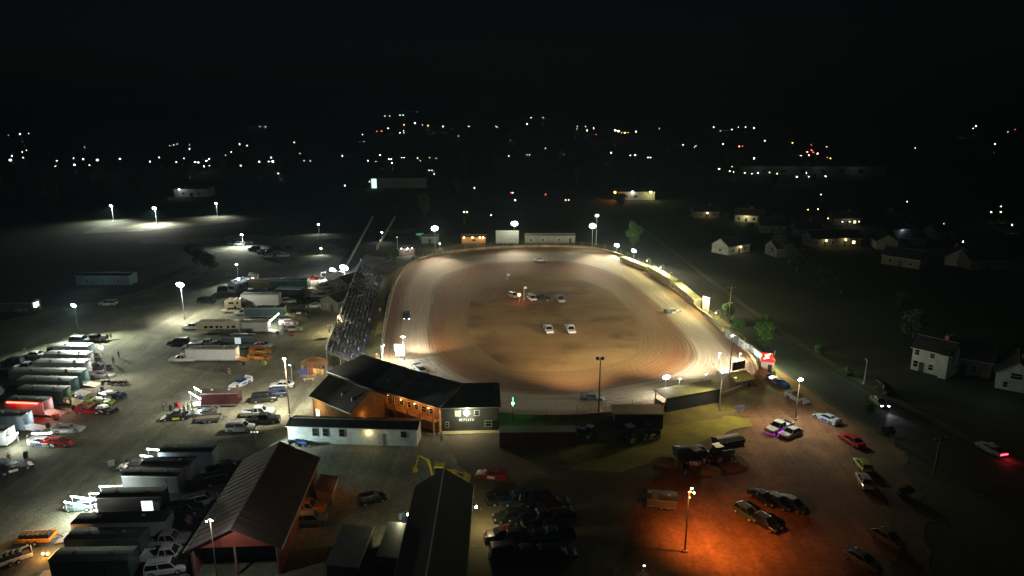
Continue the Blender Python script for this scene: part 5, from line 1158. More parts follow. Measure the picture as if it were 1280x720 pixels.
# ---- dump trailers and tractors in the middle
def tractor(label, px, rz, col, s=1.0, cat='tractor', group='farm machines by the near straight'):
    t = thing('farm_tractor', label, cat, G(*px), rz, group); t.scale = (s, s, s)
    MB().box(.9, 0, .9, 2.0, .9, .85, ch=.08).build('bonnet', col, t); MB().loft([[(-1.2, -.75, .9), (0, -.75, .9), (0, .75, .9), (-1.2, .75, .9)], [(-1.0, -.6, 2.5), (-.15, -.6, 2.5), (-.15, .6, 2.5), (-1.0, .6, 2.5)]]).build('cab', M_GLASS, t)
    MB().box(-.6, 0, 2.5, 1.3, 1.5, .12, ch=.03).build('roof', col, t); MB().tube((1.2, .25, 1.7), (1.2, .25, 2.5), .05, n=6).build('exhaust', M_DARK, t)
    for q in (-1, 1): wheel(t, -.8, q * .95, .8, .45); wheel(t, 1.4, q * .75, .5, .3)
tractor('dark tractor with a pale cap in front of the smaller covered stand', (791, 552), .4, P['black'], 1.2)
tractor('dark machine just right of the tractor with the pale cap', (813, 546), -.2, P['black'], .9)
tractor('dark machine left of the smaller covered stand', (733, 547), 2.6, P['navy'], .9)
tractor('muddy teal tractor between the two dump trailers', (872, 580), .5, P['dteal'], 1.1)
tractor('teal tractor in front of the right dump trailer', (900, 576), .3, P['dteal'], 1.1)
tractor('red-nosed tractor in the gloom below the left dump trailer', (866, 594), 1.3, P['red'], .9)
def dumper(label, px, rz, s=1.0):
    t = thing('dump_trailer', label, 'dump trailer', G(*px), rz, 'dump trailers by the grass bank'); t.scale = (s, s, s)
    MB().loft([[(-2.2, -.95, 1.0), (2.2, -.95, 1.0), (2.2, .95, 1.0), (-2.2, .95, 1.0)], [(-2.5, -1.25, 2.5), (2.5, -1.25, 2.5), (2.5, 1.25, 2.5), (-2.5, 1.25, 2.5)]]).build('hopper', plain('hopper_navy', (.015, .025, .05)), t)
    m_ = MB()
    for x in (-2.2, -1.1, 0, 1.1, 2.2):
        for q in (-1, 1): m_.box(x, q * 1.2, 1.0, .08, .12, 1.5)
    m_.build('rib', plain('hopper_navy', (.015, .025, .05)), t)
    MB().loft([[(-2.45, -1.2, 2.5), (2.45, -1.2, 2.5), (2.45, 1.2, 2.5), (-2.45, 1.2, 2.5)], [(-2.2, -.3, 2.75), (2.2, -.3, 2.75), (2.2, .3, 2.75), (-2.2, .3, 2.75)]]).build('tarpaulin', plain('tarp_navy', (.02, .03, .06)), t)
    MB().tube((2.2, 0, .7), (3.4, 0, .5), .08, n=6).build('drawbar', M_DARK, t)
    for x in (-.7, .4):
        for q in (-1, 1): wheel(t, x, q * .85, .45, .3)
dumper('navy covered dump trailer, left one of the pair by the grass bank', (861, 578), .15); dumper('navy covered dump trailer, right one of the pair by the grass bank', (909, 565), .3)
for i, px in enumerate(((833, 578), (885, 588), (918, 584))): 
    t = thing('spoil_heap', ('pale rubble heap left of the dump trailers', 'grey rubble heap under the dump trailers', 'dark rubble heap right of the dump trailers')[i], 'rubble heap', G(*px)); rn = random.Random(i); m_ = MB()
    m_.loft([[(r * math.cos(a) * rn.uniform(.85, 1.15), r * .8 * math.sin(a) * rn.uniform(.85, 1.15), z) for a in [q * math.pi / 9 for q in range(18)]] for z, r in ((0, 2.2), (.35, 1.7), (.7, 1.1), (.95, .5))]); m_.build('heap', M_YARD, t)
# backhoe
t = thing('backhoe_loader', 'yellow backhoe loader with its arm raised beside the black barn', 'backhoe', G(556, 603) + Vector((0, .6, 0)), R(-4)); MY = plain('machine_yellow', (.75, .6, .06), .5)
MB().box(.6, 0, .9, 2.4, .9, .8, ch=.08).build('bonnet', MY, t); MB().box(0, 0, .6, 4.0, .8, .35).build('chassis', MY, t)
MB().loft([[(-1.4, -.75, 1.0), (-.2, -.75, 1.0), (-.2, .75, 1.0), (-1.4, .75, 1.0)], [(-1.3, -.65, 2.5), (-.3, -.65, 2.5), (-.3, .65, 2.5), (-1.3, .65, 2.5)]]).build('cab', M_GLASS, t)
MB().box(-.8, 0, 2.5, 1.5, 1.6, .12, ch=.03).build('roof', MY, t)
g = MB(); g.tube((-2.0, 0, .9), (-2.4, 0, 3.3), .17, .13, 6); g.tube((-2.4, 0, 3.3), (-3.9, 0, 4.0), .14, .12, 6); g.tube((-3.9, 0, 4.0), (-4.6, 0, 1.9), .12, .1, 6); g.tube((-2.1, .2, 1.4), (-2.9, .2, 3.3), .06, n=5); g.build('boom_arm', MY, t)
g = MB(); g.loft([[(-4.95, -.35, 1.9), (-4.4, -.35, 1.9), (-4.4, .35, 1.9), (-4.95, .35, 1.9)], [(-4.85, -.3, 1.3), (-4.2, -.3, 1.35), (-4.2, .3, 1.35), (-4.85, .3, 1.3)]]); g.build('digging_bucket', MY, t)
g = MB()
for q in (-1, 1): g.tube((1.0, q * .6, 1.5), (3.0, q * .6, .9), .1, n=6)
g.build('loader_arm', MY, t); MB().extr([(2.9, .3), (3.8, .25), (3.9, .35), (3.1, .9), (2.9, 1.1)], -1.1, 1.1).build('loader_bucket', MY, t)
for q in (-1, 1):
    wheel(t, -.9, q * .85, .65, .4); wheel(t, 1.4, q * .8, .45, .3)
    MB().tube((-1.9, q * .4, .9), (-2.3, q * 1.2, .1), .08, n=5).build('stabiliser', MY, t)
MB().box(-.8, -.75, 2.65, .22, .16, .18).build('added_cab_lamp', M_CHROME, t); light(t, (-.8, -2.6, 3.6), (1, .95, .55), 45, radius=.1)  # cab lamp added to brighten the backhoe
# orange lit machinery beside the open barn
light(building('lean_to', 'orange lit lean-to with rough walls on the right side of the open barn', 'shed', (-27.0, 91.0), R(93), 4, 2.2, 1.8, 2.2, plain('lean_wood', (.3, .17, .07)), plain('lean_roof', (.1, .06, .035)), [('N', 0, .8, 1, .8)], [('E', 0, .9, 1.8, M_DARK)], shed=True, over=.2), (0, -2.4, 2.8), (1, .4, .08), 45)
V('pickup', 'orange', (366, 645), (394, 644), 'orange lit work truck beside the open barn', CP)
V('suv', 'grey', (372, 660), (400, 658), 'grey vehicle in the dark below the orange lit work truck', CP)
lq = light(None, (0, 0, 0), (1, .4, .08), 60); lq.location = G(375, 630, 3.4)
V('hatch', 'black', (461, 633), (474, 630), 'black car glinting alone between the barns', CP)
# dark lot of parked cars, bottom centre
kinds = [('sedan', 'black'), ('suv', 'black'), ('hatch', 'black'), ('pickup', 'navy'), ('sedan', 'maroon')]; pro = {}
spots = []
for r_ in range(4):
    for c_ in range(4): spots.append((628 + c_ * 21 + (r_ % 2) * 7, 628 + r_ * 22 + c_ * 1.2))
rown = ['top', 'second', 'third', 'bottom']; cn = ['first', 'second', 'third', 'fourth', 'fifth']
for i, px in enumerate(spots):
    k = kinds[(i * 3) % 5]; l = '%s %s, %s from the left in the %s row of the unlit lot' % ({'black': 'black', 'grey': 'dark grey', 'navy': 'dark blue', 'maroon': 'maroon'}[k[1]], {'sedan': 'car', 'suv': 'suv', 'pickup': 'pickup', 'hatch': 'compact car'}[k[0]], cn[i % 4], rown[i // 4])
    if k not in pro: o = pro[k] = car(k[0], P[k[1]], l, 'cars in the unlit lot at the bottom centre')
    else: o = copy_tree(pro[k]); o['label'] = l
    o.location = G(*px); o.rotation_euler = (0, 0, R(12) + random.uniform(-.1, .1) + (math.pi if i % 3 else 0))
flood_pole('lone small lamp at the bottom right of the unlit lot', (804, 716), 704, 0, (1, .85, .75), 1, glow=30, lens=.13, facing=(0, -1, 0), rad=.06)
# ================================================================== on the track and infield
TC = 'cars out on the oval'
V('race', 'white', (667, 327), (684, 327), 'white race car crossing the far bend', TC)
t = V('race', 'navy', (504, 393), (504, 403), 'dark race car with two white front lamps on the left straight', TC)
m_ = MB()
for s in (-1, 1): m_.ball((2.3, s * .65, .45), .22, 6)
m_.build('headlight', emit('soft_headlamp', (.9, .9, 1), 6), t)
V('race', 'white', (514, 460), (530, 472), 'white race car beside the board at the left bend', TC)
V('race', 'grey', (837, 393), (850, 392), 'grey race car on the pale right straight', TC, roofcol=P['white'])
V('race', 'iceblue', (731, 502), (751, 503), 'ice-blue race car speeding past the twin-head pole', TC)
IC = 'service vehicles on the infield'
V('pickup', 'white', (679, 411), (683, 419), 'white pickup, left one of the pair on the lower infield', IC)
V('pickup', 'white', (706, 411), (711, 419), 'white pickup, right one of the pair on the lower infield', IC)
V('hatch', 'silver', (634, 370), (643, 374), 'silver compact car left of the red beacon on the infield', IC)
V('suv', 'white', (658, 373), (664, 378), 'white suv right of the red beacon on the infield', IC)
V('pickup', 'black', (668, 377), (684, 377), 'black pickup in the infield row', IC)
V('pickup', 'silver', (694, 373), (699, 380), 'silver wrecker at the right end of the infield row', IC)
V('sedan', 'black', (647, 340), (657, 340), 'small dark car at the top rim of the infield', IC) if False else None
t = thing('beacon_light', 'round red beacon on a post glowing in the infield', 'beacon', G(649, 378)); MB().tube((0, 0, 0), (0, 0, 2.0), .06, n=6).build('post', M_STEEL, t); MB().ball((0, 0, 2.3), .5, 9).build('lamp', emit('beacon_red', (1, .22, .08), 9), t); light(t, (0, -.8, 2.3), (1, .3, .15), 60, radius=.3)
for px, tp, l in (((655, 376), 358, 'thin white flag pole right of the red beacon'), ((634, 350), 342, 'short pale marker post high on the infield')):
    p = G(*px); h = ht(p.y, tp); t = thing('marker_pole', l, 'pole', p); MB().tube((0, 0, 0), (0, 0, h), .06, n=6).build('pole', plain('board_white', (.75, .75, .65)), t); MB().box(.4, 0, h - .7, .8, .05, .6).build('flag', plain('flag_white', (.8, .8, .8)), t)
p = G(500, 452) + Vector((0, 2, 0)); t = thing('billboard', 'white upright billboard on posts above the wall of the left bend', 'billboard', (G(500, 452).x, G(500, 452).y, .5), R(-8))
h1 = ht(p.y, 441) - .5; h2 = ht(p.y, 427) - .5
m_ = MB(); m_.box(0, 0, h1 + (h2 - h1) * .42, 2.3, .15, (h2 - h1) * .58).build('panel', plain('panel_mint', (.45, .56, .5)), t); MB().box(.15, 0, h1, 2.1, .14, (h2 - h1) * .41).build('lower_panel', plain('board_grey', (.5, .52, .5)), t)
for s in (-1, 1): MB().tube((s * .8, .15, -.4), (s * .8, .15, h2), .08, n=6).build('post', M_STEEL, t)
light(t, (0, -2.5, h2 + 1.2), (.95, 1, .95), 12)
# beyond the far bend
t = thing('billboard', 'large pale grey billboard behind the far bend', 'billboard', G(634, 308) + Vector((0, 4, 0))); w_ = 9.5; h = 5.4
MB().box(0, 0, .5, w_, .3, h).build('panel', plain('pale_grey_panel', (.28, .33, .33)), t)
for x in (-4, 0, 4): MB().box(x, .3, 0, .3, .3, h).build('post', M_STEEL, t)
m_ = MB()
for z in range(5): m_.box(0, -.17, 1.1 + z, w_ - .4, .04, .12)
m_.build('panel_seam', plain('seam_grey', (.2, .24, .24)), t)
t = building('low_warehouse', 'long grey low building right of the pale billboard', 'building', G(688, 306) + Vector((0, 6, 0)), 0, 21, 5, 3.0, 3.6, corrugated('warehouse_grey', (.22, .23, .22), 'X', 2), DR2, [('S', -8, 1, 1.2, .9), ('S', -3, 1, 1.2, .9), ('S', 4, 1, 1.2, .9)], [('S', 8.5, 1, 2.1, M_DARK)], over=.2)
t = building('snack_hut', 'small hut with three orange lamps behind the far left bend', 'hut', G(592, 305) + Vector((0, 3, 0)), 0, 10, 4, 2.6, 3.4, plain('hut_orange', (.3, .2, .11)), M_SHING, [('S', 0, 1, 2, .9)], [], over=.3)
for x in (-4, -.5, 2.6, 4): MB().ball((x, -2.5, 2.7), .28, 7).build('bulb', emit('amber_far', (1, .6, .25), 16, False), t); light(t, (x, -3, 2.6), (1, .5, .15), 130)
t = building('gate_hut', 'hut with bluish lamps near the top of the grandstand', 'hut', G(507, 320) + Vector((0, 3, 0)), R(10), 6, 3.5, 2.6, 3.2, plain('hut_brown', (.25, .2, .15)), M_SHING, [('S', 0, 1, 2, .9)], [], over=.3)
for x in (-2, .4, 2): MB().ball((x, -2.2, 2.8), .2, 7).build('bulb', emit('bulb_violet', (.95, .85, 1), 14, False), t)
light(t, (0, -3, 2.8), (1, .8, .8), 300)
p = G(525, 300); t = thing('street_sign', 'green sign on a post left of the far left floodlight pole', 'sign', p); MB().box(0, 0, 2.0, 3.4, .12, 1.0).build('panel', plain('sign_green', (.05, .35, .25)), t); MB().tube((0, .1, 0), (0, .1, 2.2), .08, n=6).build('post', M_STEEL, t); light(t, (0, -2, 2.6), (.8, 1, .9), 60)
p = G(537, 305); t = building('white_shed', 'dim teal shed right behind the green sign', 'shed', p + Vector((0, 3, 0)), 0, 7, 4, 2.8, 3.4, plain('shed_teal', (.1, .16, .15)), DR, [], [('S', 0, 1, 2, M_DARK)], over=.2)
for px, n_, l in (((214, 513), 4, 'stack of four tyres behind the black race car with the yellow panel'), ((250, 514), 3, 'stack of three tyres under the dark red trailer tube lights'), ((92, 512), 3, 'stack of tyres between the yellow lit trailer and the red race car'), ((128, 487), 2, 'pair of tyres on the ramp side of the navy race car'), ((60, 534), 3, 'stack of tyres in the silver race car bay'), ((160, 580), 3, 'stack of tyres behind the race car with red and white sides'), ((347, 418), 3, 'stack of tyres under the slanting tube light'), ((305, 456), 2, 'pair of tyres below the gooseneck ramp'), ((33, 572), 4, 'stack of tyres below the white and blue race car'), ((118, 644), 2, 'pair of tyres next to the small teal car'), ((385, 398), 3, 'stack of tyres right of the black race car in the middle rows')):
    t = thing('tyre_stack', l, 'tyres', G(*px), 0, 'spare tyre stacks in the pits')
    for k in range(n_): kid('tyre', wheel_mesh(.34, .26)[0], t, (random.uniform(-.05, .05), random.uniform(-.05, .05), .14 + k * .27)).rotation_euler = (R(90), 0, 0)
for px, c, l in (((222, 509), 'red', 'red tool cabinet left of the tube-lit trailer corner'), ((98, 500), 'blue', 'blue tool cabinet at the yellow lit trailer door'), ((70, 524), 'red', 'red tool cabinet beside the red lit trailer'), ((140, 583), 'black', 'black tool cabinet left of the red and white sided race car'), ((330, 456), 'yellow', 'yellow tool cabinet right of the gooseneck ramp'), ((364, 420), 'red', 'red tool cabinet below the silver race car'), ((46, 545), 'blue', 'blue tool cabinet on the pale teal trailer ramp side')):
    t = thing('tool_cabinet', l, 'tool cabinet', G(*px), random.uniform(-.5, .5), 'tool cabinets in the pits'); MB().box(0, 0, .12, 1.1, .55, .85, ch=.03).build('body', P[c], t)
    m_ = MB()
    for k in range(4): m_.box(0, -.285, .2 + k * .19, .98, .02, .15)
    m_.build('drawers', plain('drawer_steel', (.2, .2, .2), .4, .4), t)
    for x in (-.45, .45): MB().tube((x, -.2, .06), (x, .2, .06), .06, n=8).build('castor', M_TYRE, t)
# ================================================================== people
PP = [((135, 425), 'person in dark clothes, left one near the dark shrubs in the left lot', 0), ((139, 424), 'person in grey, right one near the dark shrubs in the left lot', 4), ((149, 447), 'person walking alone between the lamp poles', 0), ((142, 455), 'person in red standing in the lane by the quads', 2), ((205, 514), 'person standing in the open lane', 0), ((287, 469), 'person in dark clothes under the gooseneck trailer', 0), ((226, 520), 'person in black, left of the group at the race car', 0), ((231, 517), 'person in blue in the group at the race car', 3), ((236, 515), 'person in black in the middle of the group', 0), ((241, 513), 'person in grey closest to the tube lights', 4), ((157, 592), 'person in white beside the red and white sided race car', 1), ((83, 506), 'person in black beside the yellow lit trailer', 0), ((89, 507), 'person in grey beside the yellow lit trailer', 4), ((12, 578), 'person in red near the glaring doorway', 2), ((36, 555), 'person left of the white and blue race car', 0), ((88, 558), 'person right of the dark red race car', 0), ((617, 374), 'person alone on the left of the infield', 0), ((462, 405), 'person in white on the walk below the stand', 1), ((470, 423), 'person in grey on the walk below the stand', 4), ((475, 392), 'person in white higher on the walk', 1), ((471, 450), 'person in red at the lower end of the walk', 2), ((349, 412), 'person in red between the race cars by the tube light', 2), ((393, 466), 'person in red at the snack pavilion', 2), ((397, 472), 'person in white at the snack pavilion', 1), ((412, 417), 'person in white at the foot of the stand path', 1), ((453, 385), 'person in grey at the top of the walk', 4), ((461, 383), 'person in blue at the top of the walk', 3), ((552, 552), 'person in white in front of the office', 1), ((399, 505), 'person at the entrance wing door', 0)]
for i, (px, l, s) in enumerate(PP): person(px, l, s, i % 2, i * 1.3)
t = thing('walk_sign', 'small white sign on a post at the foot of the grandstand path', 'sign', G(413, 420)); MB().box(0, 0, 2.0, 1.2, .1, .9).build('panel', plain('panel_pale', (.6, .62, .62)), t); MB().tube((0, .1, 0), (0, .1, 2.1), .05, n=6).build('post', M_STEEL, t)
lq = light(t, (1.5, 2, 4.5), (1, .85, .45), 4200, radius=.2)
MB().tube((1.5, 2, 0), (1.5, 2, 4.7), .05, n=6).build('lamp_post', M_STEEL, t)
# ================================================================== trees
tree('round bright green tree above the red lit booth', G(957, 443) + Vector((1.5, 5, 0)), 1.15, 0)
tree('small yellow-lit tree behind the banner fence', G(917, 424) + Vector((1.5, 3, 0)), .72, 0, rz=2)
tree('low green tree past the end of the containers', G(902, 402) + Vector((2, 1, 0)), .75, 0, rz=4)
tree('dim rounded tree behind the lamps of the far right bend', G(786, 312) + Vector((3, 6, 0)), 1.5, 0, rz=1)
tree('green tree at the top end of the grandstand', G(492, 330) + Vector((0, 0, 0)), .8, 0, rz=1)
DT = 'dark trees around the speedway'
tb = Vector((0, 0, 0))
tl = [((247, 330), 'dark tree left of the far lot lane, tallest of its clump'), ((255, 334), 'dark tree in the middle of the far lot clump'), ((263, 337), 'dark tree at the right end of the far lot clump'), ((239, 322), 'dark tree at the upper end of the far lot clump'), ((70, 440), None)]
for k, (px, l) in enumerate(tl):
    if l: tree(l, G(*px), .9, 1, DT, rz=k)
ORD = ['', 'second ', 'third ', 'fourth ', 'fifth ', 'sixth ', 'seventh ', 'eighth ', 'ninth ', 'tenth ', 'eleventh ', 'twelfth ', 'thirteenth ', 'fourteenth ', 'fifteenth ', 'sixteenth ', 'seventeenth ', 'eighteenth ', 'nineteenth ', 'twentieth ']
def ordinal(k): return 'leftmost ' if k == 0 else ORD[k]
def sector(px): return ['behind the left trailers', 'above the far lit lane', 'behind the upper lot', 'around the drag strip', 'behind the left bend', 'behind the pale billboard', 'behind the right bend', 'above the container row', 'above the near estate', 'above the far estate', 'at the right edge'][max(0, min(10, int(px / 1280 * 11)))]
rn = random.Random(11); TS = {}
while sum(map(len, TS.values())) < 84:
    x = rn.uniform(-420, 420); y = rn.uniform(330, 800)
    if abs(x) < 40 and y < 380 or -190 < x < -60 and y < 480: continue
    px = 640 + F * x / y
    if px < -20 or px > 1300: continue
    TS.setdefault((sector(px), y < 480), []).append((px, x, y))
for (sn, nr), L in TS.items():
    for k, (px, x, y) in enumerate(sorted(L)):
        tree('%sof the %s black trees standing in the dark %s' % (ordinal(k) if len(L) > 1 else 'one ', 'nearer' if nr else 'farther', sn), (x, y, terr(x, y)), rn.uniform(1.0, 2.0), rn.choice((1, 2)), 'trees in the dark beyond the speedway', rz=rn.uniform(0, 6))
for i in range(16):
    y = 150 + i * 14; x = 100 + rn.uniform(-4, 22); tree('black garden tree across the highway, %s' % ('nearest to the pale houses' if i == 0 else ORD[i] + 'in the line leading away from the pale houses'), (x, y, 0), rn.uniform(.7, 1.3), rn.choice((1, 2)), 'garden trees across the highway', rz=rn.uniform(0, 6))
for k, px in enumerate(((1050, 470), (1075, 515), (1100, 545), (1120, 620), (1015, 440))):
    b = kid('shrub', BUSH[0], None, G(*px) + Vector((1.5, 0, 0)), k); tag(b, ('scrubby bush', 'round bush', 'dark bush', 'low bush', 'far bush')[k] + (' on the verge where the fence ends', ' beside the highway near the entrance', ' just below the red car', ' right of the green car', ' on the verge past the booth')[k], 'bush')
# ================================================================== houses over the highway
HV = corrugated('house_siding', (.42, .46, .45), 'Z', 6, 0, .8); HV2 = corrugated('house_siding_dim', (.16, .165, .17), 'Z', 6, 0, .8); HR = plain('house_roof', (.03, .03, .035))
t = building('brick_house', 'two-storey pale house with a front gable across the highway', 'house', G(1177, 470) + Vector((0, 3, 0)), R(-50), 7.4, 5.2, 5.2, 7.2, HV, HR, [('S', -2.8, 3.5, 1, 1.2), ('S', -2.8, .8, 1, 1.4), ('S', .2, .9, 1, 1.2), ('S', .2, 3.6, 1, 1.0), ('E', -1, 3.4, 1.1, 1.3), ('E', 1.2, .9, 1, 1.2)], [('S', -1.6, 1, 2.1, M_DARK)], chim=True)
MB().loft([[(2.0, -2.61 - q * .9, z) for z in (0.0, 5.1)] + [(3.5, -2.61 - q * .9, 5.1), (3.5, -2.61 - q * .9, 0)] for q in (0, 1)]).build('bay', HV, t)
MB().slab((1.8, -3.8, 5.2), (3.7, -3.8, 5.2), (3.7, -2.5, 5.9), (1.8, -2.5, 5.9), .1).build('bay_roof', HR, t)
light(t, (-8, -16, 6), (.75, 1, .9), 85, radius=.3)
t = building('brick_house', 'smaller pale house with a gabled end at the right edge', 'house', G(1266, 490) + Vector((3, 4, 0)), R(-125), 9, 6.4, 3.6, 6.2, HV, HR, [('E', 0, 2.6, 2.0, 1.2), ('S', 0, 1, 1.2, 1.2), ('E', -1.6, .6, .9, 1.1)], [('N', 0, 1, 2.1, M_DARK)], chim=True)
light(t, (13, -3, 5), (.85, .95, .85), 90, radius=.3)
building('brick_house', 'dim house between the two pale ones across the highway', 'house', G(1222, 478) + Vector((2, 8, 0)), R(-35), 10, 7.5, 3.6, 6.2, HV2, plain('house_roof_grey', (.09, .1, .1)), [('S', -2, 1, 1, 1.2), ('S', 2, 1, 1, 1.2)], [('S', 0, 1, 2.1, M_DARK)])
HS = [((937, 278), 'low house with a glowing cream carport wall in the dark estate', 1, 0), ((918, 318), 'dim gabled house with a yellow porch lamp nearest the containers', 0, 1), ((1030, 309), 'dark house with one yellow porch lamp in the estate', 0, 1), ((1058, 308), 'house with two yellow porch lamps in the estate', 1, 1), ((1112, 312), 'tall pale gable end in the middle of the dark estate', 0, 0), ((1140, 308), 'dim house just right of the tall pale gable', 0, 0), ((1207, 333), 'pale gabled house near the right edge of the estate', 0, 0), ((1235, 338), 'wide dim house right of the pale gabled one', 0, 0), ((1130, 275), 'faint house high in the estate', 0, 0), ((884, 273), 'house with one warm lamp at the left of the estate', 0, 1), ((985, 322), 'dark house beyond the empty field', 0, 0), ((1140, 335), 'faint sloping house near the field edge', 0, 0), ((1012, 296), 'dark house between the porch lamps', 0, 0), ((1185, 300), 'faint house in the right of the estate', 0, 0), ((970, 292), 'dim house left of the porch lamps', 0, 0), ((1060, 282), 'house with a lit row of panes in the estate', 1, 0)]
for k, (px, l, lit, porch) in enumerate(HS):
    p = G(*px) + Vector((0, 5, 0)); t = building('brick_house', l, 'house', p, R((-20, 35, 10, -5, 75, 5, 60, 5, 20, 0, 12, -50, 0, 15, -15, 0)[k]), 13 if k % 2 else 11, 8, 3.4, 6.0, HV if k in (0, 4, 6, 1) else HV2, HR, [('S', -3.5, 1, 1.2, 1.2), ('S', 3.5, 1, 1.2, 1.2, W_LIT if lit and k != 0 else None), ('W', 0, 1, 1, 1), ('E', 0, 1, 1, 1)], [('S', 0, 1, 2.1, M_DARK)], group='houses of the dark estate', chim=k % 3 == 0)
    if k == 0: light(t, (0, -6, 3), (1, .8, .35), 400)
    if k == 15: light(t, (0, -7, 3), (1, .95, .6), 150)
    if porch: MB().ball((0, -4.7, 2.7), .3, 6).build('porch_lamp', emit('porch_far', (1, .72, .3), 14, False), t); light(t, (0, -5.3, 2.6), (1, .7, .25), 90)
    if k in (4, 6, 1): light(t, (9 if k != 1 else -6, -9, 7), (.75, .85, 1), 160)
# far lit buildings
t = building('lit_depot', 'long depot beyond the far bend lit orange on the left and yellow on the right', 'building', G(790, 250) + Vector((2, 6, 0)), R(0), 24, 12, 5, 6.5, plain('depot_wall', (.4, .4, .36)), HR, [('S', -6, 1.5, 2, 1.5), ('S', 0, 1.5, 2, 1.5)], [('S', -9, 2.5, 3, M_DARK)], over=.3)
for x, y, c, wt in ((-13, -9, (1, .35, .06), 1500), (9, -9, (1, .9, .35), 900), (-2, -8, (.9, 1, .9), 200)):
    MB().ball((x, y + 1, 5.0), .7, 7).build('lamp_globe', emit('depot_%d' % int(c[2] * 100), c, 14, False), t); light(t, (x, y, 4.8), c, wt)
t = building('far_store', 'dim grey store with a small white lamp in the far left', 'building', GT(244, 246), 0, 22, 10, 5, 6, plain('store_wall', (.3, .32, .31)), HR, [('S', -5, 1.5, 2, 1.2), ('S', 5, 1.5, 2, 1.2)], [('S', 0, 2, 2.4, M_DARK)]); MB().ball((-7, -6, 5), .5, 7).build('lamp_globe', emit('store_lamp', (1, 1, .9), 14, False), t); light(t, (-6, -9, 5), (.9, 1, .95), 250)
t = building('far_mall', 'long pale building behind a row of lamps in the far right', 'building', GT(1010, 218), R(-3), 120, 20, 7, 8, plain('mall_wall', (.14, .14, .14)), HR, [('S', -40 + 16 * i, 2, 5, 2.5) for i in range(6)], [('S', 10, 3, 3, M_DARK)])
for x in (-45, -20, 5, 35): light(t, (x, -18, 7), (.95, 1, .85), 150)
t = building('far_factory', 'dark factory with a tall glowing green-white doorway', 'building', GT(476, 236) + Vector((12, 8, 0)), 0, 40, 12, 7, 9, plain('factory_wall', (.15, .2, .18)), HR, [], [('S', -17, 3.5, 6.5, emit('green_door', (.6, 1, .8), 1.6, False))])
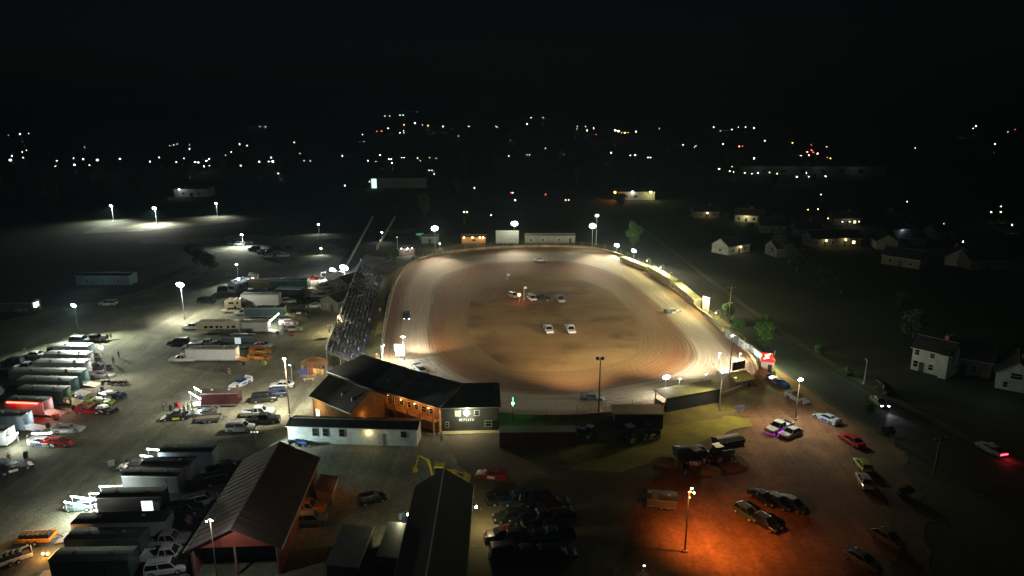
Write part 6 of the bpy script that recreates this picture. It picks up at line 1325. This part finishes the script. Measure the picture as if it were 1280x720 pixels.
# ================================================================== lights of the town
PT = {'s': (.32, 'w'), }
SP = {}
def tl_mesh(col, key):
    if key not in SP:
        m_ = MB(); m_.tube((0, 0, 0), (0, 0, 8), .1, .06, 5); m_.tube((0, 0, 8), (0, -1.1, 8.3), .06, n=4); m_.ball((0, -1.2, 8.3), .5, 6, .8, 1)
        SP[key] = m_.mesh('street_lamp', [M_DARK, emit('town_' + key, col, 20, False)])
    return SP[key]
TCOL = dict(w=(.95, 1, .92), y=(1, .85, .5), o=(1, .5, .15), r=(1, .12, .08), v=(.7, .75, 1), p=(1, .55, .5))
TNAME = dict(w='white', y='yellowish', o='orange', r='red', v='bluish', p='pinkish')
SZ = dict(s=.55, m=.85, M=1.15, L=1.7, X=2.6)
data = '25,167.5,Mv 11,169,sv 36,167,sv 106,184,mw 33,188,sw 28,190,sw 13,200,Lw 15,195,mw 29,197,my 71,201,mw 69,208,sw 71,206,sw 93,206,Lw 92,198,sw 104,199,Lw 112,206.5,Mw 122,200,Lw 150,198.5,Mw 187.5,202,mw 199,197,mw 220.5,202.5,mw 237,186,mw 212,182,sw 217,181,sw 222,180,sw 237,181,sw 244,202.5,Xw 248,203,Lw 258,201,Lw 261.5,198.5,mw 255,208,mw 262,207,sw 230,198,sw 301,207,my 299.5,180,mw 309,182,mw 289,190,mw 282,194,sw 324,202,Lw 341,202,Xw 336,202,mw 339,197,mw 348,217,mw 325,158,sw 332,158.5,sw 368,178,mp 375,192,mp 380,201,sp 388,201,sw 428,195,mw 431,232,Mw 460,201,mw 470,202,sw 475,194,mw 486,199,Mw 489,199,mw 490,203.5,mw 481,145,sw 487,145,sw 500,144,sw 504,144,sw 505,156,Mo 504.5,163,mw 477,164,Mr 485,160.5,mp 471,164,sr 455,177,sw 453,168,sw 518.5,154,mw 528,156,sw 535,157,Mo 554,158,mw 573,170,mw 564,161,sw 586,158,sw 620,158,sw 622,159,sw 500,166,sw 505,166,sw 505,197,sw 502,197,sw 522,197.5,Mp 525.5,201,mo 537,197,sw 545,198,sw 536.5,213,sw 540,213,sw 542.5,217.5,mw 462,227,mw 593,235,mw 638,175.5,sw 636,195,mw 639,241,mr 580,265,My 584,265,My 614,269,my 659,155,Mp 664,147,sw 679,147,sw 678,155,sw 682,185.5,mp 659,193.5,sw 662,193.5,sw 705,193,mp 721,161,my 722,158,sw 732,158,sy 734,163,My 742,160,My 745,168,sr 769,163,Ly 773,164,Ly 777,166,Mo 781,166,Mo 785,165.5,mo 795,164.5,Ly 764,191,Mp 788,194.5,mw 794,194,Mw 810,197,mw 813,197,mw 824,161,sy 854,181,my 868,184,sy 870,182.5,sy 892,159,mw 900,163.5,sw 915,162,mw 923,159,sw 932,159,sw 942.5,160,mw 904,180,my 924,183,Mr 928,183,mr 956,176,mw 942.5,198,Mw 899,211,My 915,208,mw 919,208,mw 912,214,My 917,215,My 931,216,My 939.5,217,Mw 947.5,216,Mw 644,250,Mw 641,241,mp 774,247,Mw 813,238.5,My 707,250,Mp 711,250,Mp 682,243,sr 990.5,178.5,mo 1033.5,183.5,mp 1009,190,Mr 1014.5,188,Mr 1016.5,190.5,mr 1022,192,Mp 1011,194,mp 1014,181,mr 1001,194.5,mw 1038,198,Mo 1034,197,so 962,215.5,My 971.5,217,My 996,221,Mw 1011,221,Mw 1008,216,mw 1032,220.5,Mw 1026,243,mw 1010,262,Mo 1022.5,261.5,Mo 975,270.5,Mw 1035,273,my 1053,277,my 1062,277,my 1074,277,my 1220,157.5,Lv 1216.5,160.5,mv 1144,185,my 1243.5,180,mw 1260,165,sw 1269,162,sr 1134,252,mw 1180,280,Mw 1239,265,My 1251,265,Ly 1251.5,258,my 1265,281,mw 1204,302,sw 935,266,my 946,265,my'
place_words = lambda x: 'far left' if x < 280 else 'left' if x < 460 else 'middle' if x < 700 else 'right' if x < 1000 else 'far right'
LL = {}
for q in data.split():
    x, y, c = q.split(','); x = float(x); y = float(y); sz, co = c[0], c[1]; p = GT(x, y + .5)
    d = math.hypot(p.x, p.y); px = d / F
    # keep the lamp head where it shines: foot of the pole stands on the ground below it
    r = SZ[sz] * px / 2 * .85 * random.uniform(.6, 1.25); s = max(.4, r / .5)
    o = bpy.data.objects.new('street_lamp', tl_mesh(TCOL[co], co)); COL.objects.link(o); o.scale = (s, s, s)
    v = (y - 360) / F; u = (x - 640) / F
    hz = 8.3 * s; # move along the ray so that head is hz above terrain
    for k in range(200):
        tt = d * (1 - k * .004); X = p.x * (1 - k * .004); Y = p.y * (1 - k * .004)
        if ht(Y, y) - terr(X, Y) >= hz: break
    o.location = (X, Y + 1.2 * s, ht(Y, y) - hz)
    far_ = 'on the horizon' if y < 170 else 'in the distant town' if y < 225 else 'beyond the speedway'
    LL.setdefault((co, y < 172, sector(x)), []).append((x, sz, o)); continue
    tag(o, 'tiny %s %s lamp shining %s, %s of the picture' % ({'s': 'faint', 'm': 'small', 'M': 'clear', 'L': 'bright', 'X': 'glaring'}[sz], TNAME[co], far_, place_words(x)), 'street lamp', 'distant %s lamps, %s' % (TNAME[co], place_words(x)))

for (co, hi, sn), L in LL.items():
    for k, (x, sz, o) in enumerate(sorted(L, key=lambda q: q[0])):
        tag(o, '%s%s town lamp from the left, %s %s' % (ordinal(k).replace('leftmost', 'first'), TNAME[co], 'up on the skyline' if hi else 'below the skyline', sn), 'street lamp', 'distant %s town lamps' % TNAME[co])
# ------------------------------------------------------------------ night air
hz = MB().box(0, 1300, -30, 9600, 5600, 150).build('haze', None); tag(hz, kind='stuff')
m = bpy.data.materials.new('night_air'); m.use_nodes = True; n = m.node_tree
n.nodes.remove(n.nodes['Principled BSDF']); v = n.nodes.new('ShaderNodeVolumePrincipled')
v.inputs['Color'].default_value = (.5, .8, 1, 1); v.inputs['Density'].default_value = 0.00012; v.inputs['Anisotropy'].default_value = 0.3
n.links.new(v.outputs[0], n.nodes['Material Output'].inputs['Volume']); hz.data.materials.clear(); hz.data.materials.append(m)
sc.cycles.volume_bounces = 0
